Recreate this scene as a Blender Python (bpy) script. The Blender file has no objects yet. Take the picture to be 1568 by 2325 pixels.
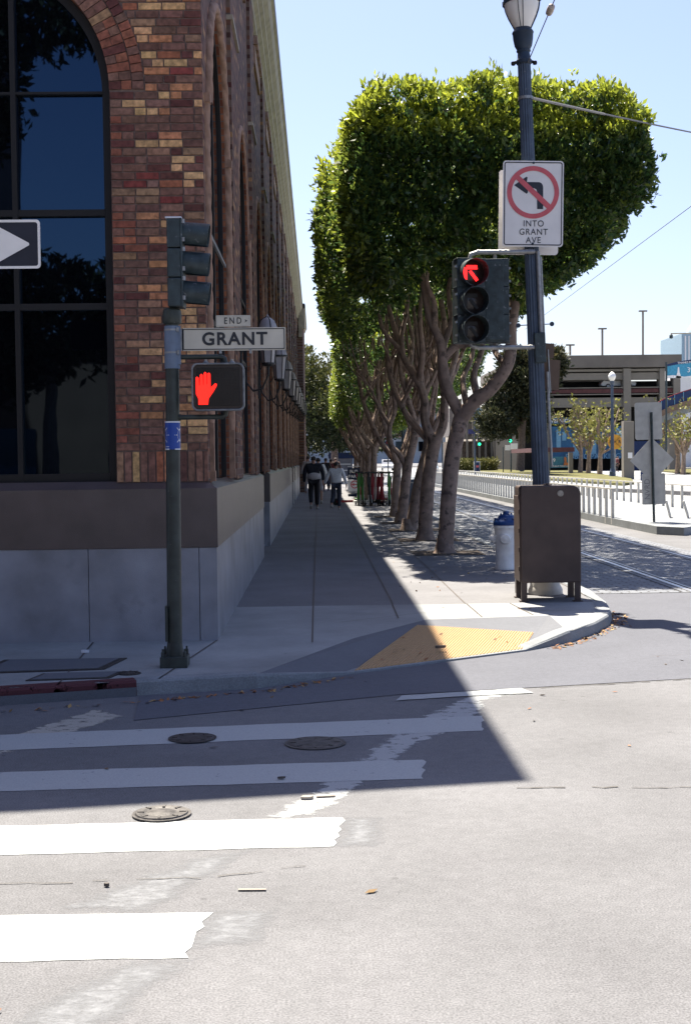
import bpy, bmesh, math, random
import numpy as np
from mathutils import Vector, Matrix, noise
R = math.radians
random.seed(7); rng = np.random.default_rng(7)
sc = bpy.context.scene
COL = sc.collection

# ------------------------------------------------------------------ camera
FPX, CX, CY, EYE = 3000.0, 784.0, 1162.0, Vector((0, 0, 1.6))
yaw, pitch, roll = R(1.19432), R(2.21001), R(0.7)
_f = Vector((math.sin(yaw)*math.cos(pitch), math.cos(yaw)*math.cos(pitch), -math.sin(pitch)))
_r = _f.cross(Vector((0, 0, 1))).normalized(); _u = _r.cross(_f)
cr = _r*math.cos(roll) - _u*math.sin(roll); cu = _r*math.sin(roll) + _u*math.cos(roll)
cam_d = bpy.data.cameras.new('camera'); cam = bpy.data.objects.new('camera', cam_d); COL.objects.link(cam)
cam.matrix_world = Matrix(((cr.x, cu.x, -_f.x, 0), (cr.y, cu.y, -_f.y, 0), (cr.z, cu.z, -_f.z, 1.6), (0, 0, 0, 1)))
cam_d.sensor_fit = 'VERTICAL'; cam_d.sensor_height = 36.0; cam_d.lens = FPX/2324*36.0
cam_d.clip_start = 0.05; cam_d.clip_end = 6000
sc.camera = cam

def P(px, py, Y):                     # a point of the photograph at depth Y, in metres
    d = _f + cr*((px-CX)/FPX) - cu*((py-CY)/FPX)
    return EYE + d*(Y/d.y)
def PG(px, py, z=0.0):                # a point of the photograph on the ground
    d = _f + cr*((px-CX)/FPX) - cu*((py-CY)/FPX)
    return EYE + d*((z-1.6)/d.z)

# ------------------------------------------------------------------ sky, sun, exposure
SUN = Vector((-0.178, 0.460, 1.0)).normalized()
w = bpy.data.worlds.new('World'); sc.world = w; w.use_nodes = True
nt = w.node_tree; nt.nodes.clear()
sky = nt.nodes.new('ShaderNodeTexSky'); sky.sky_type = 'NISHITA'; sky.sun_disc = False
sky.sun_elevation = math.asin(SUN.z); sky.sun_rotation = math.atan2(SUN.x, SUN.y)
sky.air_density = 1; sky.dust_density = 1.5; sky.ozone_density = 2.1
bg = nt.nodes.new('ShaderNodeBackground'); bg.inputs['Strength'].default_value = 0.062
wo = nt.nodes.new('ShaderNodeOutputWorld')
tintn = nt.nodes.new('ShaderNodeMix'); tintn.data_type = 'RGBA'; tintn.blend_type = 'MULTIPLY'; tintn.inputs['Factor'].default_value = 1
nt.links.new(sky.outputs[0], tintn.inputs['A']); tintn.inputs['B'].default_value = (0.97, 0.91, 0.99, 1)
nt.links.new(tintn.outputs['Result'], bg.inputs[0]); nt.links.new(bg.outputs[0], wo.inputs[0])
sd = bpy.data.lights.new('sun', 'SUN'); sd.energy = 5.0; sd.angle = R(0.53); sd.color = (1, 0.91, 0.76)
so = bpy.data.objects.new('sun', sd); COL.objects.link(so)
so.rotation_euler = SUN.to_track_quat('Z', 'Y').to_euler()
sc.view_settings.view_transform = 'Standard'; sc.view_settings.look = 'None'
sc.view_settings.exposure = 1.8; sc.view_settings.gamma = 1.0
sc.render.engine = 'CYCLES'
sc.cycles.max_bounces = 8; sc.cycles.diffuse_bounces = 3; sc.cycles.glossy_bounces = 3
sc.cycles.transmission_bounces = 5; sc.cycles.transparent_max_bounces = 8

# ------------------------------------------------------------------ helpers
class MB:
    def __init__(s): s.v = []; s.f = []; s.m = []
    def add(s, vs, fs, mi=0):
        o = len(s.v); s.v += [tuple(v) for v in vs]
        s.f += [tuple(i+o for i in f) for f in fs]; s.m += [mi]*len(fs)
    def box(s, c, d, mi=0, rot=None):
        c = Vector(c); hx, hy, hz = d[0]/2, d[1]/2, d[2]/2
        vs = [Vector((x, y, z)) for x in (-hx, hx) for y in (-hy, hy) for z in (-hz, hz)]
        if rot is not None: vs = [rot @ v for v in vs]
        s.add([c+v for v in vs], [(0,1,3,2),(4,6,7,5),(0,4,5,1),(2,3,7,6),(0,2,6,4),(1,5,7,3)], mi)
    def span(s, a, b, mi=0):
        s.box([(a[i]+b[i])/2 for i in range(3)], [abs(b[i]-a[i]) for i in range(3)], mi)
    def bar(s, a, b, w_, h_, mi=0):
        a, b = Vector(a), Vector(b); d = b-a
        q = d.to_track_quat('Z', 'Y').to_matrix()
        s.box((a+b)/2, (w_, h_, d.length), mi, q)
    def tube(s, pts, r, n=8, mi=0, cap=True):
        pts = [Vector(p) for p in pts]
        rs = r if isinstance(r, (list, tuple)) else [r]*len(pts)
        up = Vector((0, 0, 1)); vs = []; fs = []; last = None
        for i, p in enumerate(pts):
            t = (pts[min(i+1, len(pts)-1)] - pts[max(i-1, 0)])
            t = t.normalized() if t.length > 1e-9 else Vector((0, 0, 1))
            if last is None:
                a = t.cross(up)
                if a.length < 1e-3: a = t.cross(Vector((1, 0, 0)))
            else:
                a = last - t*last.dot(t)
                if a.length < 1e-4: a = t.cross(up)
            a.normalize(); last = a; b = t.cross(a)
            for k in range(n):
                an = 2*math.pi*k/n
                vs.append(p + (a*math.cos(an) + b*math.sin(an))*rs[i])
        for i in range(len(pts)-1):
            for k in range(n):
                fs.append((i*n+k, i*n+(k+1) % n, (i+1)*n+(k+1) % n, (i+1)*n+k))
        if cap:
            fs.append(tuple(range(n))[::-1]); fs.append(tuple((len(pts)-1)*n+k for k in range(n)))
        s.add(vs, fs, mi)
    def lathe(s, prof, n=24, c=(0, 0, 0), mi=0, rot=None, flute=0, fa=0.0):
        c = Vector(c); vs = []; fs = []
        for (r, z) in prof:
            for k in range(n):
                an = 2*math.pi*k/n
                rr = r*(1 - fa*(0.5+0.5*math.cos(flute*an))) if flute else r
                v = Vector((rr*math.cos(an), rr*math.sin(an), z))
                vs.append(c + (rot @ v if rot is not None else v))
        for i in range(len(prof)-1):
            for k in range(n):
                fs.append((i*n+k, i*n+(k+1) % n, (i+1)*n+(k+1) % n, (i+1)*n+k))
        fs.append(tuple(range(n))[::-1]); fs.append(tuple((len(prof)-1)*n+k for k in range(n)))
        s.add(vs, fs, mi)
    def prism(s, poly, ex, o=(0, 0, 0), ux=(1, 0, 0), uy=(0, 0, 1), un=(0, 1, 0), mi=0):
        o, ux, uy, un = Vector(o), Vector(ux), Vector(uy), Vector(un); n = len(poly)
        a = [o+ux*x+uy*y for x, y in poly]; b = [v+un*ex for v in a]
        fs = [tuple(range(n)), tuple(range(n, 2*n))[::-1]]
        fs += [(i, n+i, n+(i+1) % n, (i+1) % n) for i in range(n)]
        s.add(a+b, fs, mi)
    def quad(s, a, b, c, d, mi=0): s.add([a, b, c, d], [(0, 1, 2, 3)], mi)
    def build(s, name, mats, parent=None, smooth=False, bevel=0, tri=False):
        me = bpy.data.meshes.new(name); me.from_pydata(s.v, [], s.f)
        mats = mats if isinstance(mats, (list, tuple)) else [mats]
        for m in mats: me.materials.append(m)
        if len(mats) > 1: me.polygons.foreach_set('material_index', s.m)
        bm = bmesh.new(); bm.from_mesh(me)
        bmesh.ops.recalc_face_normals(bm, faces=bm.faces)
        if tri: bmesh.ops.triangulate(bm, faces=[f for f in bm.faces if len(f.verts) > 4])
        bm.to_mesh(me); bm.free()
        if smooth:
            me.polygons.foreach_set('use_smooth', [True]*len(me.polygons))
            try: me.set_sharp_from_angle(angle=R(40))
            except Exception: pass
        o = bpy.data.objects.new(name, me); COL.objects.link(o)
        if parent: o.parent = parent
        if bevel:
            b = o.modifiers.new('bevel', 'BEVEL'); b.width = bevel; b.segments = 2; b.limit_method = 'ANGLE'
        return o

def tag(o, label, cat, group=None):
    o['label'] = label; o['category'] = cat
    if group: o['group'] = group
    return o
def thing(name, label, cat, loc=(0, 0, 0), group=None, rz=0):
    o = bpy.data.objects.new(name, None); COL.objects.link(o); o.location = loc; o.rotation_euler.z = rz
    o.empty_display_size = 0.1
    return tag(o, label, cat, group)
def struct(o, kind='structure'): o['kind'] = kind; return o
def dup(root, loc=None, label=None, group=None, rz=None, rot=None, scale=None, remap=None):
    def cp(o, par):
        c = o.copy(); COL.objects.link(c)
        if par: c.parent = par
        for ch in [x for x in bpy.data.objects if x.parent == o]: cp(ch, c)
        return c
    r = cp(root, None)
    if loc is not None: r.location = loc
    if rz is not None: r.rotation_euler.z = rz
    if rot is not None: r.rotation_euler = rot
    if scale is not None: r.scale = scale
    if label: r['label'] = label
    if group: r['group'] = group
    return r
ORD = ['first', 'second', 'third', 'fourth', 'fifth', 'sixth', 'seventh', 'eighth', 'ninth', 'tenth', 'eleventh', 'twelfth', 'thirteenth', 'fourteenth', 'fifteenth', 'sixteenth']

def text(s, size, mat, parent, loc, rot=(R(90), 0, 0), name='lettering', align='CENTER', bold=0.0, sx=1.0, space=1.0, depth=0.0015):
    cv = bpy.data.curves.new(name, 'FONT'); cv.body = s; cv.size = size; cv.align_x = align; cv.align_y = 'CENTER'
    cv.extrude = depth; cv.offset = bold; cv.space_character = space; cv.materials.append(mat)
    tmp = bpy.data.objects.new(name, cv); me = bpy.data.meshes.new_from_object(tmp); bpy.data.objects.remove(tmp)
    o = bpy.data.objects.new(name, me); COL.objects.link(o); o.location = loc; o.rotation_euler = rot; o.scale = (sx, 1, 1)
    o.parent = parent
    return o

# ------------------------------------------------------------------ materials
def NN(m): return m.node_tree.nodes, m.node_tree.links
def mat(name, col, rough=0.7, metal=0.0, ns=6.0, na=0.15, bump=0.0, bs=60.0, spec=0.4, emit=0.0, nd=4, coat=0.0, world=False, dirt=None):
    m = bpy.data.materials.new(name); m.use_nodes = True; n, l = NN(m)
    b = n['Principled BSDF']
    b.inputs['Roughness'].default_value = rough; b.inputs['Metallic'].default_value = metal
    b.inputs['Specular IOR Level'].default_value = spec; b.inputs['Coat Weight'].default_value = coat
    tc = n.new('ShaderNodeTexCoord'); co = tc.outputs['Object']
    if world: co = n.new('ShaderNodeNewGeometry').outputs['Position']
    nz = n.new('ShaderNodeTexNoise'); nz.inputs['Scale'].default_value = ns; nz.inputs['Detail'].default_value = nd
    l.new(co, nz.inputs['Vector'])
    mr = n.new('ShaderNodeMapRange'); mr.inputs['From Min'].default_value = 0.3; mr.inputs['From Max'].default_value = 0.7
    mr.inputs['To Min'].default_value = 1-na; mr.inputs['To Max'].default_value = 1+na
    l.new(nz.outputs['Fac'], mr.inputs['Value'])
    mx = n.new('ShaderNodeMix'); mx.data_type = 'RGBA'; mx.blend_type = 'MULTIPLY'; mx.inputs['Factor'].default_value = 1
    mx.inputs['A'].default_value = (*col, 1); l.new(mr.outputs[0], mx.inputs['B'])
    out = mx.outputs['Result']
    if dirt:
        n2 = n.new('ShaderNodeTexNoise'); n2.inputs['Scale'].default_value = dirt[0]; n2.inputs['Detail'].default_value = 8
        l.new(co, n2.inputs['Vector'])
        r2 = n.new('ShaderNodeMapRange'); r2.inputs['From Min'].default_value = dirt[1]; r2.inputs['From Max'].default_value = dirt[1]+0.08
        l.new(n2.outputs['Fac'], r2.inputs['Value'])
        m2 = n.new('ShaderNodeMix'); m2.data_type = 'RGBA'; l.new(r2.outputs[0], m2.inputs['Factor'])
        l.new(out, m2.inputs['A']); m2.inputs['B'].default_value = (*dirt[2], 1); out = m2.outputs['Result']
    l.new(out, b.inputs['Base Color'])
    if bump:
        n3 = n.new('ShaderNodeTexNoise'); n3.inputs['Scale'].default_value = bs; n3.inputs['Detail'].default_value = 3
        l.new(co, n3.inputs['Vector'])
        bp = n.new('ShaderNodeBump'); bp.inputs['Strength'].default_value = bump; bp.inputs['Distance'].default_value = 0.01
        l.new(n3.outputs['Fac'], bp.inputs['Height']); l.new(bp.outputs[0], b.inputs['Normal'])
    if emit:
        b.inputs['Emission Color'].default_value = (*col, 1); b.inputs['Emission Strength'].default_value = emit
    return m

def ground_mat(name, col, speck, sscale, stain, big=0.6, bump=0.35, rough=0.9, crack=0):
    m = bpy.data.materials.new(name); m.use_nodes = True; n, l = NN(m); b = n['Principled BSDF']
    b.inputs['Roughness'].default_value = rough; b.inputs['Specular IOR Level'].default_value = 0.25
    co = n.new('ShaderNodeNewGeometry').outputs['Position']
    a = n.new('ShaderNodeTexNoise'); a.inputs['Scale'].default_value = sscale; a.inputs['Detail'].default_value = 2; l.new(co, a.inputs['Vector'])
    a2 = n.new('ShaderNodeMapRange'); a2.inputs['From Min'].default_value = 0.3; a2.inputs['From Max'].default_value = 0.7
    a2.inputs['To Min'].default_value = 1-speck; a2.inputs['To Max'].default_value = 1+speck; l.new(a.outputs['Fac'], a2.inputs['Value'])
    c = n.new('ShaderNodeTexNoise'); c.inputs['Scale'].default_value = big; c.inputs['Detail'].default_value = 7; c.inputs['Roughness'].default_value = 0.65; l.new(co, c.inputs['Vector'])
    c2 = n.new('ShaderNodeMapRange'); c2.inputs['From Min'].default_value = 0.3; c2.inputs['From Max'].default_value = 0.7
    c2.inputs['To Min'].default_value = 1-stain; c2.inputs['To Max'].default_value = 1+stain; l.new(c.outputs['Fac'], c2.inputs['Value'])
    e_ = n.new('ShaderNodeTexNoise'); e_.inputs['Scale'].default_value = 17; e_.inputs['Detail'].default_value = 5; e_.inputs['Roughness'].default_value = 0.7; l.new(co, e_.inputs['Vector'])
    e2 = n.new('ShaderNodeMapRange'); e2.inputs['From Min'].default_value = 0.3; e2.inputs['From Max'].default_value = 0.7; e2.inputs['To Min'].default_value = 1-speck*.35; e2.inputs['To Max'].default_value = 1+speck*.35; l.new(e_.outputs['Fac'], e2.inputs['Value'])
    m0 = n.new('ShaderNodeMath'); m0.operation = 'MULTIPLY'; l.new(c2.outputs[0], m0.inputs[0]); l.new(e2.outputs[0], m0.inputs[1]); c2 = m0
    mu = n.new('ShaderNodeMath'); mu.operation = 'MULTIPLY'; l.new(a2.outputs[0], mu.inputs[0]); l.new(c2.outputs[0], mu.inputs[1])
    # small dark spots: gum, oil, grit
    v = n.new('ShaderNodeTexVoronoi'); v.inputs['Scale'].default_value = 3.1; l.new(co, v.inputs['Vector'])
    v2 = n.new('ShaderNodeMapRange'); v2.inputs['From Min'].default_value = 0.03; v2.inputs['From Max'].default_value = 0.055
    v2.inputs['To Min'].default_value = 0.72; v2.inputs['To Max'].default_value = 1.0; l.new(v.outputs['Distance'], v2.inputs['Value'])
    mu2 = n.new('ShaderNodeMath'); mu2.operation = 'MULTIPLY'; l.new(mu.outputs[0], mu2.inputs[0]); l.new(v2.outputs[0], mu2.inputs[1])
    mx = n.new('ShaderNodeMix'); mx.data_type = 'RGBA'; mx.blend_type = 'MULTIPLY'; mx.inputs['Factor'].default_value = 1
    mx.inputs['A'].default_value = (*col, 1); l.new(mu2.outputs[0], mx.inputs['B']); l.new(mx.outputs['Result'], b.inputs['Base Color'])
    bp = n.new('ShaderNodeBump'); bp.inputs['Strength'].default_value = bump; bp.inputs['Distance'].default_value = 0.008
    l.new(a.outputs['Fac'], bp.inputs['Height']); l.new(bp.outputs[0], b.inputs['Normal'])
    return m

def paint_mat(name, paint, under, wear, scale=7.0, soft=0.03, fine=0.0):
    m = mat(name, paint, rough=0.75, ns=90, na=0.10, bump=0.25, bs=160, world=True); n, l = NN(m)
    b = n['Principled BSDF']; co = n.new('ShaderNodeNewGeometry').outputs['Position']
    a = n.new('ShaderNodeTexNoise'); a.inputs['Scale'].default_value = scale; a.inputs['Detail'].default_value = 9; a.inputs['Roughness'].default_value = 0.75
    mp = n.new('ShaderNodeMapping'); mp.inputs['Scale'].default_value = (0.8, 1.3, 1); l.new(co, mp.inputs['Vector']); l.new(mp.outputs[0], a.inputs['Vector'])
    r = n.new('ShaderNodeMapRange'); r.inputs['From Min'].default_value = wear-soft; r.inputs['From Max'].default_value = wear+soft
    src = a.outputs['Fac']
    at = n.new('ShaderNodeAttribute'); at.attribute_name = 'edge'          # wear grows towards the edge of the marking
    ad = n.new('ShaderNodeMath'); ad.operation = 'MULTIPLY_ADD'; l.new(at.outputs['Fac'], ad.inputs[0]); ad.inputs[1].default_value = -fine; l.new(src, ad.inputs[2]); src = ad.outputs[0]
    l.new(src, r.inputs['Value'])
    tr = n.new('ShaderNodeBsdfTransparent'); ms = n.new('ShaderNodeMixShader'); l.new(r.outputs[0], ms.inputs[0]); l.new(tr.outputs[0], ms.inputs[1]); l.new(b.outputs[0], ms.inputs[2])
    l.new(ms.outputs[0], n['Material Output'].inputs['Surface'])
    return m

def attr_mat(name, rough=0.85, bump=0.4, bs=140, noise_amp=0.25, trans=0.0, spec=0.4, world=True):
    m = bpy.data.materials.new(name); m.use_nodes = True; n, l = NN(m); b = n['Principled BSDF']
    b.inputs['Roughness'].default_value = rough; b.inputs['Specular IOR Level'].default_value = spec
    at = n.new('ShaderNodeAttribute'); at.attribute_name = 'Col'; out = at.outputs['Color']
    if noise_amp:
        co = n.new('ShaderNodeNewGeometry').outputs['Position']
        nz = n.new('ShaderNodeTexNoise'); nz.inputs['Scale'].default_value = 28; nz.inputs['Detail'].default_value = 6; l.new(co, nz.inputs['Vector'])
        mr = n.new('ShaderNodeMapRange'); mr.inputs['From Min'].default_value = 0.3; mr.inputs['From Max'].default_value = 0.7
        mr.inputs['To Min'].default_value = 1-noise_amp; mr.inputs['To Max'].default_value = 1+noise_amp; l.new(nz.outputs['Fac'], mr.inputs['Value'])
        mx = n.new('ShaderNodeMix'); mx.data_type = 'RGBA'; mx.blend_type = 'MULTIPLY'; mx.inputs['Factor'].default_value = 1
        l.new(out, mx.inputs['A']); l.new(mr.outputs[0], mx.inputs['B']); out = mx.outputs['Result']
        if bump:
            n3 = n.new('ShaderNodeTexNoise'); n3.inputs['Scale'].default_value = bs; l.new(co, n3.inputs['Vector'])
            bp = n.new('ShaderNodeBump'); bp.inputs['Strength'].default_value = bump; bp.inputs['Distance'].default_value = 0.006
            l.new(n3.outputs['Fac'], bp.inputs['Height']); l.new(bp.outputs[0], b.inputs['Normal'])
    l.new(out, b.inputs['Base Color'])
    if trans:
        t = n.new('ShaderNodeBsdfTranslucent'); l.new(out, t.inputs['Color'])
        ms = n.new('ShaderNodeMixShader'); ms.inputs[0].default_value = trans
        l.new(b.outputs[0], ms.inputs[1]); l.new(t.outputs[0], ms.inputs[2])
        l.new(ms.outputs[0], n['Material Output'].inputs['Surface'])
    return m

def brick_mat(name, axes, bw=0.2, bh=0.0665, off=0.5, mortar=(0.15, 0.105, 0.085), pal=None, msize=0.006):
    m = bpy.data.materials.new(name); m.use_nodes = True; n, l = NN(m); b = n['Principled BSDF']
    b.inputs['Roughness'].default_value = 0.85; b.inputs['Specular IOR Level'].default_value = 0.3
    co = n.new('ShaderNodeNewGeometry').outputs['Position']
    sp = n.new('ShaderNodeSeparateXYZ'); l.new(co, sp.inputs[0]); cb = n.new('ShaderNodeCombineXYZ')
    l.new(sp.outputs[axes[0]], cb.inputs[0]); l.new(sp.outputs[axes[1]], cb.inputs[1])
    br = n.new('ShaderNodeTexBrick'); br.inputs['Scale'].default_value = 1; br.inputs['Brick Width'].default_value = bw
    br.inputs['Row Height'].default_value = bh; br.inputs['Mortar Size'].default_value = msize; br.inputs['Mortar Smooth'].default_value = 0.1
    br.inputs['Color1'].default_value = (0, 0, 0, 1); br.inputs['Color2'].default_value = (1, 1, 1, 1); br.offset = off
    l.new(cb.outputs[0], br.inputs['Vector'])
    cr_ = n.new('ShaderNodeValToRGB'); cr_.color_ramp.interpolation = 'CONSTANT'
    e = cr_.color_ramp.elements
    pal = pal or [(0, (0.065, 0.031, 0.024)), (0.2, (0.105, 0.052, 0.039)), (0.5, (0.135, 0.066, 0.048)), (0.7, (0.19, 0.083, 0.048)), (0.82, (0.085, 0.028, 0.023)), (0.92, (0.30, 0.165, 0.08))]
    e[0].position, e[0].color = pal[0][0], (*pal[0][1], 1); e[1].position, e[1].color = pal[1][0], (*pal[1][1], 1)
    for p_, c_ in pal[2:]:
        k = e.new(p_); k.color = (*c_, 1)
    l.new(br.outputs['Color'], cr_.inputs[0])
    mx = n.new('ShaderNodeMix'); mx.data_type = 'RGBA'; l.new(br.outputs['Fac'], mx.inputs['Factor'])
    l.new(cr_.outputs[0], mx.inputs['A']); mx.inputs['B'].default_value = (*mortar, 1)
    nz = n.new('ShaderNodeTexNoise'); nz.inputs['Scale'].default_value = 9; nz.inputs['Detail'].default_value = 6; l.new(co, nz.inputs['Vector'])
    mr = n.new('ShaderNodeMapRange'); mr.inputs['From Min'].default_value = 0.3; mr.inputs['From Max'].default_value = 0.7
    mr.inputs['To Min'].default_value = 0.75; mr.inputs['To Max'].default_value = 1.25; l.new(nz.outputs['Fac'], mr.inputs['Value'])
    m2 = n.new('ShaderNodeMix'); m2.data_type = 'RGBA'; m2.blend_type = 'MULTIPLY'; m2.inputs['Factor'].default_value = 1
    l.new(mx.outputs['Result'], m2.inputs['A']); l.new(mr.outputs[0], m2.inputs['B']); l.new(m2.outputs['Result'], b.inputs['Base Color'])
    iv = n.new('ShaderNodeMath'); iv.operation = 'SUBTRACT'; iv.inputs[0].default_value = 1; l.new(br.outputs['Fac'], iv.inputs[1])
    bp = n.new('ShaderNodeBump'); bp.inputs['Strength'].default_value = 0.8; bp.inputs['Distance'].default_value = 0.012
    l.new(iv.outputs[0], bp.inputs['Height']); l.new(bp.outputs[0], b.inputs['Normal'])
    return m

def glass_mat(name, col=(0.004, 0.005, 0.007), spec=1.0, rough=0.015, ior=1.75):
    m = mat(name, col, rough=rough, na=0.0, spec=0.5); b = m.node_tree.nodes['Principled BSDF']; b.inputs['IOR'].default_value = ior
    n, l = NN(m)                       # old plate glass: slight waviness
    nz = n.new('ShaderNodeTexNoise'); nz.inputs['Scale'].default_value = 1.3
    tc = n.new('ShaderNodeNewGeometry'); l.new(tc.outputs['Position'], nz.inputs['Vector'])
    bp = n.new('ShaderNodeBump'); bp.inputs['Strength'].default_value = 0.05; bp.inputs['Distance'].default_value = 0.02
    l.new(nz.outputs['Fac'], bp.inputs['Height']); l.new(bp.outputs[0], b.inputs['Normal'])
    return m

ASPH = (0.126, 0.128, 0.137)
m_road = ground_mat('asphalt', ASPH, 0.30, 130, 0.22, big=0.45, bump=0.45)
m_patch = ground_mat('newer_asphalt', (0.094, 0.099, 0.118), 0.24, 170, 0.08, big=1.2, bump=0.3)
m_conc_new = ground_mat('pale_concrete', (0.245, 0.255, 0.26), 0.14, 140, 0.22, big=0.9, bump=0.2)
m_conc_old = ground_mat('weathered_concrete', (0.152, 0.153, 0.164), 0.2, 120, 0.2, big=0.7, bump=0.25)
m_conc_ramp = ground_mat('ramp_concrete', (0.115, 0.122, 0.140), 0.14, 150, 0.08, big=1.2, bump=0.2)
m_kerb = ground_mat('kerb_concrete', (0.195, 0.21, 0.225), 0.16, 90, 0.2, big=1.5, bump=0.3)
m_joint = mat('joint_dirt', (0.07, 0.06, 0.055), na=0.4, ns=20)
m_crack = mat('crack_dark', (0.06, 0.055, 0.05), na=0.4, ns=20)  # dark tone of the road cracks
m_redkerb = paint_mat('red_kerb_paint', (0.075, 0.018, 0.024), (0.10, 0.085, 0.085), 0.42, 6)
m_paint = paint_mat('road_paint', (0.315, 0.335, 0.345), ASPH, 0.345, 11, .035, .0)
m_paint_worn = paint_mat('worn_road_paint', (0.29, 0.305, 0.315), ASPH, 0.405, 12, .05, .20)
m_paint_ghost = paint_mat('ghost_road_paint', (0.150, 0.158, 0.174), ASPH, 0.40, 20, .20, .25)
m_tactile = mat('tactile_yellow', (0.36, 0.225, 0.105), rough=0.7, ns=40, na=0.12, bump=0.2, bs=120, world=True)
m_iron = mat('cast_iron', (0.060, 0.057, 0.057), rough=0.6, metal=0.3, ns=30, na=0.4, bump=0.3, bs=90)
m_irondark = mat('dark_cast_iron', (0.035, 0.03, 0.03), rough=0.7, ns=30, na=0.4, bump=0.3, bs=90)
m_rail = mat('steel_rail', (0.35, 0.34, 0.33), rough=0.35, metal=0.9, na=0.2)
m_granite = mat('granite', (0.215, 0.226, 0.262), rough=0.34, spec=0.6, dirt=(1.6, 0.60, (0.135, 0.14, 0.165)), ns=2.2, na=0.3, bump=0.15, bs=120, nd=10, world=True)
m_band = mat('band_stone', (0.074, 0.054, 0.052), rough=0.30, spec=0.6, ns=3.0, na=0.2, bump=0.25, bs=180, nd=10, world=True)
m_dark = mat('dark_void', (0.012, 0.011, 0.012), rough=0.9)
m_bronze = mat('dark_bronze_frame', (0.009, 0.008, 0.008), rough=0.6, na=0.2)
m_glass = glass_mat('window_glass', (0.002, 0.002, 0.003), ior=1.75); m_glass.node_tree.nodes['Principled BSDF'].inputs['Specular Tint'].default_value = (0.30, 0.58, 1.0, 1)
m_rope = mat('terracotta_rope', (0.27, 0.165, 0.115), rough=0.8, ns=12, na=0.25, bump=0.3, bs=60, world=True)
m_cornice = mat('painted_cornice', (0.30, 0.26, 0.20), rough=0.7, ns=4, na=0.2, world=True)
m_roof = mat('roof_felt', (0.12, 0.12, 0.12))
m_brick_side = brick_mat('side_brick', (1, 2))
m_brick_reveal = brick_mat('reveal_brick', (0, 2), pal=[(0, (0.2, 0.07, 0.035)), (0.4, (0.26, 0.10, 0.05)), (0.7, (0.15, 0.05, 0.03))])
m_brick_front = attr_mat('front_bricks', noise_amp=0.42)
m_mortar = mat('mortar', (0.17, 0.125, 0.11), rough=0.9, ns=30, na=0.25, bump=0.4, bs=120, world=True)
m_leaf = attr_mat('ficus_leaf', rough=0.33, noise_amp=0, trans=0.5, spec=0.5)
m_leaf_dull = attr_mat('far_leaf', rough=0.6, noise_amp=0, trans=0.25, spec=0.3)
m_bark = mat('ficus_bark', (0.235, 0.172, 0.142), rough=0.85, ns=7, na=0.3, bump=0.9, bs=24, nd=8, dirt=(9, 0.57, (0.10, 0.075, 0.065)), world=True)
m_bark_dark = mat('old_bark', (0.12, 0.09, 0.07), rough=0.9, ns=5, na=0.3)
m_bark_pale = mat('plane_bark', (0.26, 0.19, 0.14), rough=0.9, ns=4, na=0.3)
m_soil = mat('soil', (0.05, 0.038, 0.03), rough=1, ns=20, na=0.4, bump=0.8, bs=40)
m_polegreen = mat('aged_green_pole_paint', (0.032, 0.040, 0.036), rough=0.5, ns=9, na=0.4, bump=0.1, bs=60, dirt=(30, 0.68, (0.12, 0.12, 0.12)))
m_poleblue = mat('blue_grey_lamp_paint', (0.052, 0.074, 0.112), rough=0.5, ns=8, na=0.25, dirt=(26, 0.66, (0.16, 0.18, 0.2)))
m_polesleeve = mat('bare_sleeve_paint', (0.13, 0.17, 0.24), rough=0.5, ns=9, na=0.2)
m_urn = mat('dark_blue_iron', (0.02, 0.035, 0.06), rough=0.55, na=0.3)
m_galv = mat('galvanised_steel', (0.27, 0.275, 0.28), rough=0.45, metal=0.55, ns=20, na=0.2)
m_sigdark = mat('weathered_signal_green', (0.03, 0.045, 0.05), rough=0.5, ns=14, na=0.4, dirt=(22, 0.62, (0.13, 0.14, 0.15)))
m_sigblk = mat('signal_black', (0.012, 0.013, 0.014), rough=0.5, na=0.3)
m_lens = mat('dark_lens', (0.03, 0.022, 0.02), rough=0.25, na=0.3)
m_redlight = mat('lit_red_led', (1.0, 0.012, 0.012), rough=0.5, na=0.15, ns=60, emit=1.1)
m_redled = mat('lit_red_hand', (1.0, 0.012, 0.006), rough=0.5, na=0.25, ns=160, emit=0.75)
m_greenled = mat('lit_green_led', (0.02, 0.9, 0.35), emit=1.0)
m_white = mat('white_sign_face', (0.74, 0.72, 0.71), rough=0.5, ns=5, na=0.05)
m_enamel = mat('aged_enamel', (0.50, 0.47, 0.40), rough=0.4, ns=5, na=0.12, dirt=(14, 0.74, (0.16, 0.13, 0.1)))
m_black = mat('sign_black', (0.02, 0.022, 0.028), rough=0.5, na=0.1)
m_signred = mat('faded_sign_red', (0.56, 0.105, 0.125), rough=0.5, ns=9, na=0.1)
m_signnavy = mat('sign_navy', (0.018, 0.02, 0.032), rough=0.45, na=0.15)
m_signback = mat('aluminium_sign_back', (0.40, 0.39, 0.37), rough=0.55, metal=0.25, ns=7, na=0.12)
m_sticker = mat('blue_sticker', (0.006, 0.05, 0.30), rough=0.4, na=0.1)
m_stickerw = mat('white_sticker', (0.62, 0.64, 0.7), rough=0.5, na=0.1)
m_mailbox = mat('olive_brown_relay_paint', (0.056, 0.038, 0.034), rough=0.55, ns=4, na=0.25, bump=0.05, bs=30, dirt=(11, 0.74, (0.11, 0.1, 0.09)))
m_hydw = mat('hydrant_white', (0.80, 0.79, 0.77), rough=0.5, ns=9, na=0.1, dirt=(12, 0.68, (0.3, 0.27, 0.24)))
m_hydb = mat('hydrant_blue', (0.006, 0.042, 0.17), rough=0.4, na=0.2)
m_fence = mat('pale_grey_fence', (0.46, 0.45, 0.43), rough=0.6, na=0.15)
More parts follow.
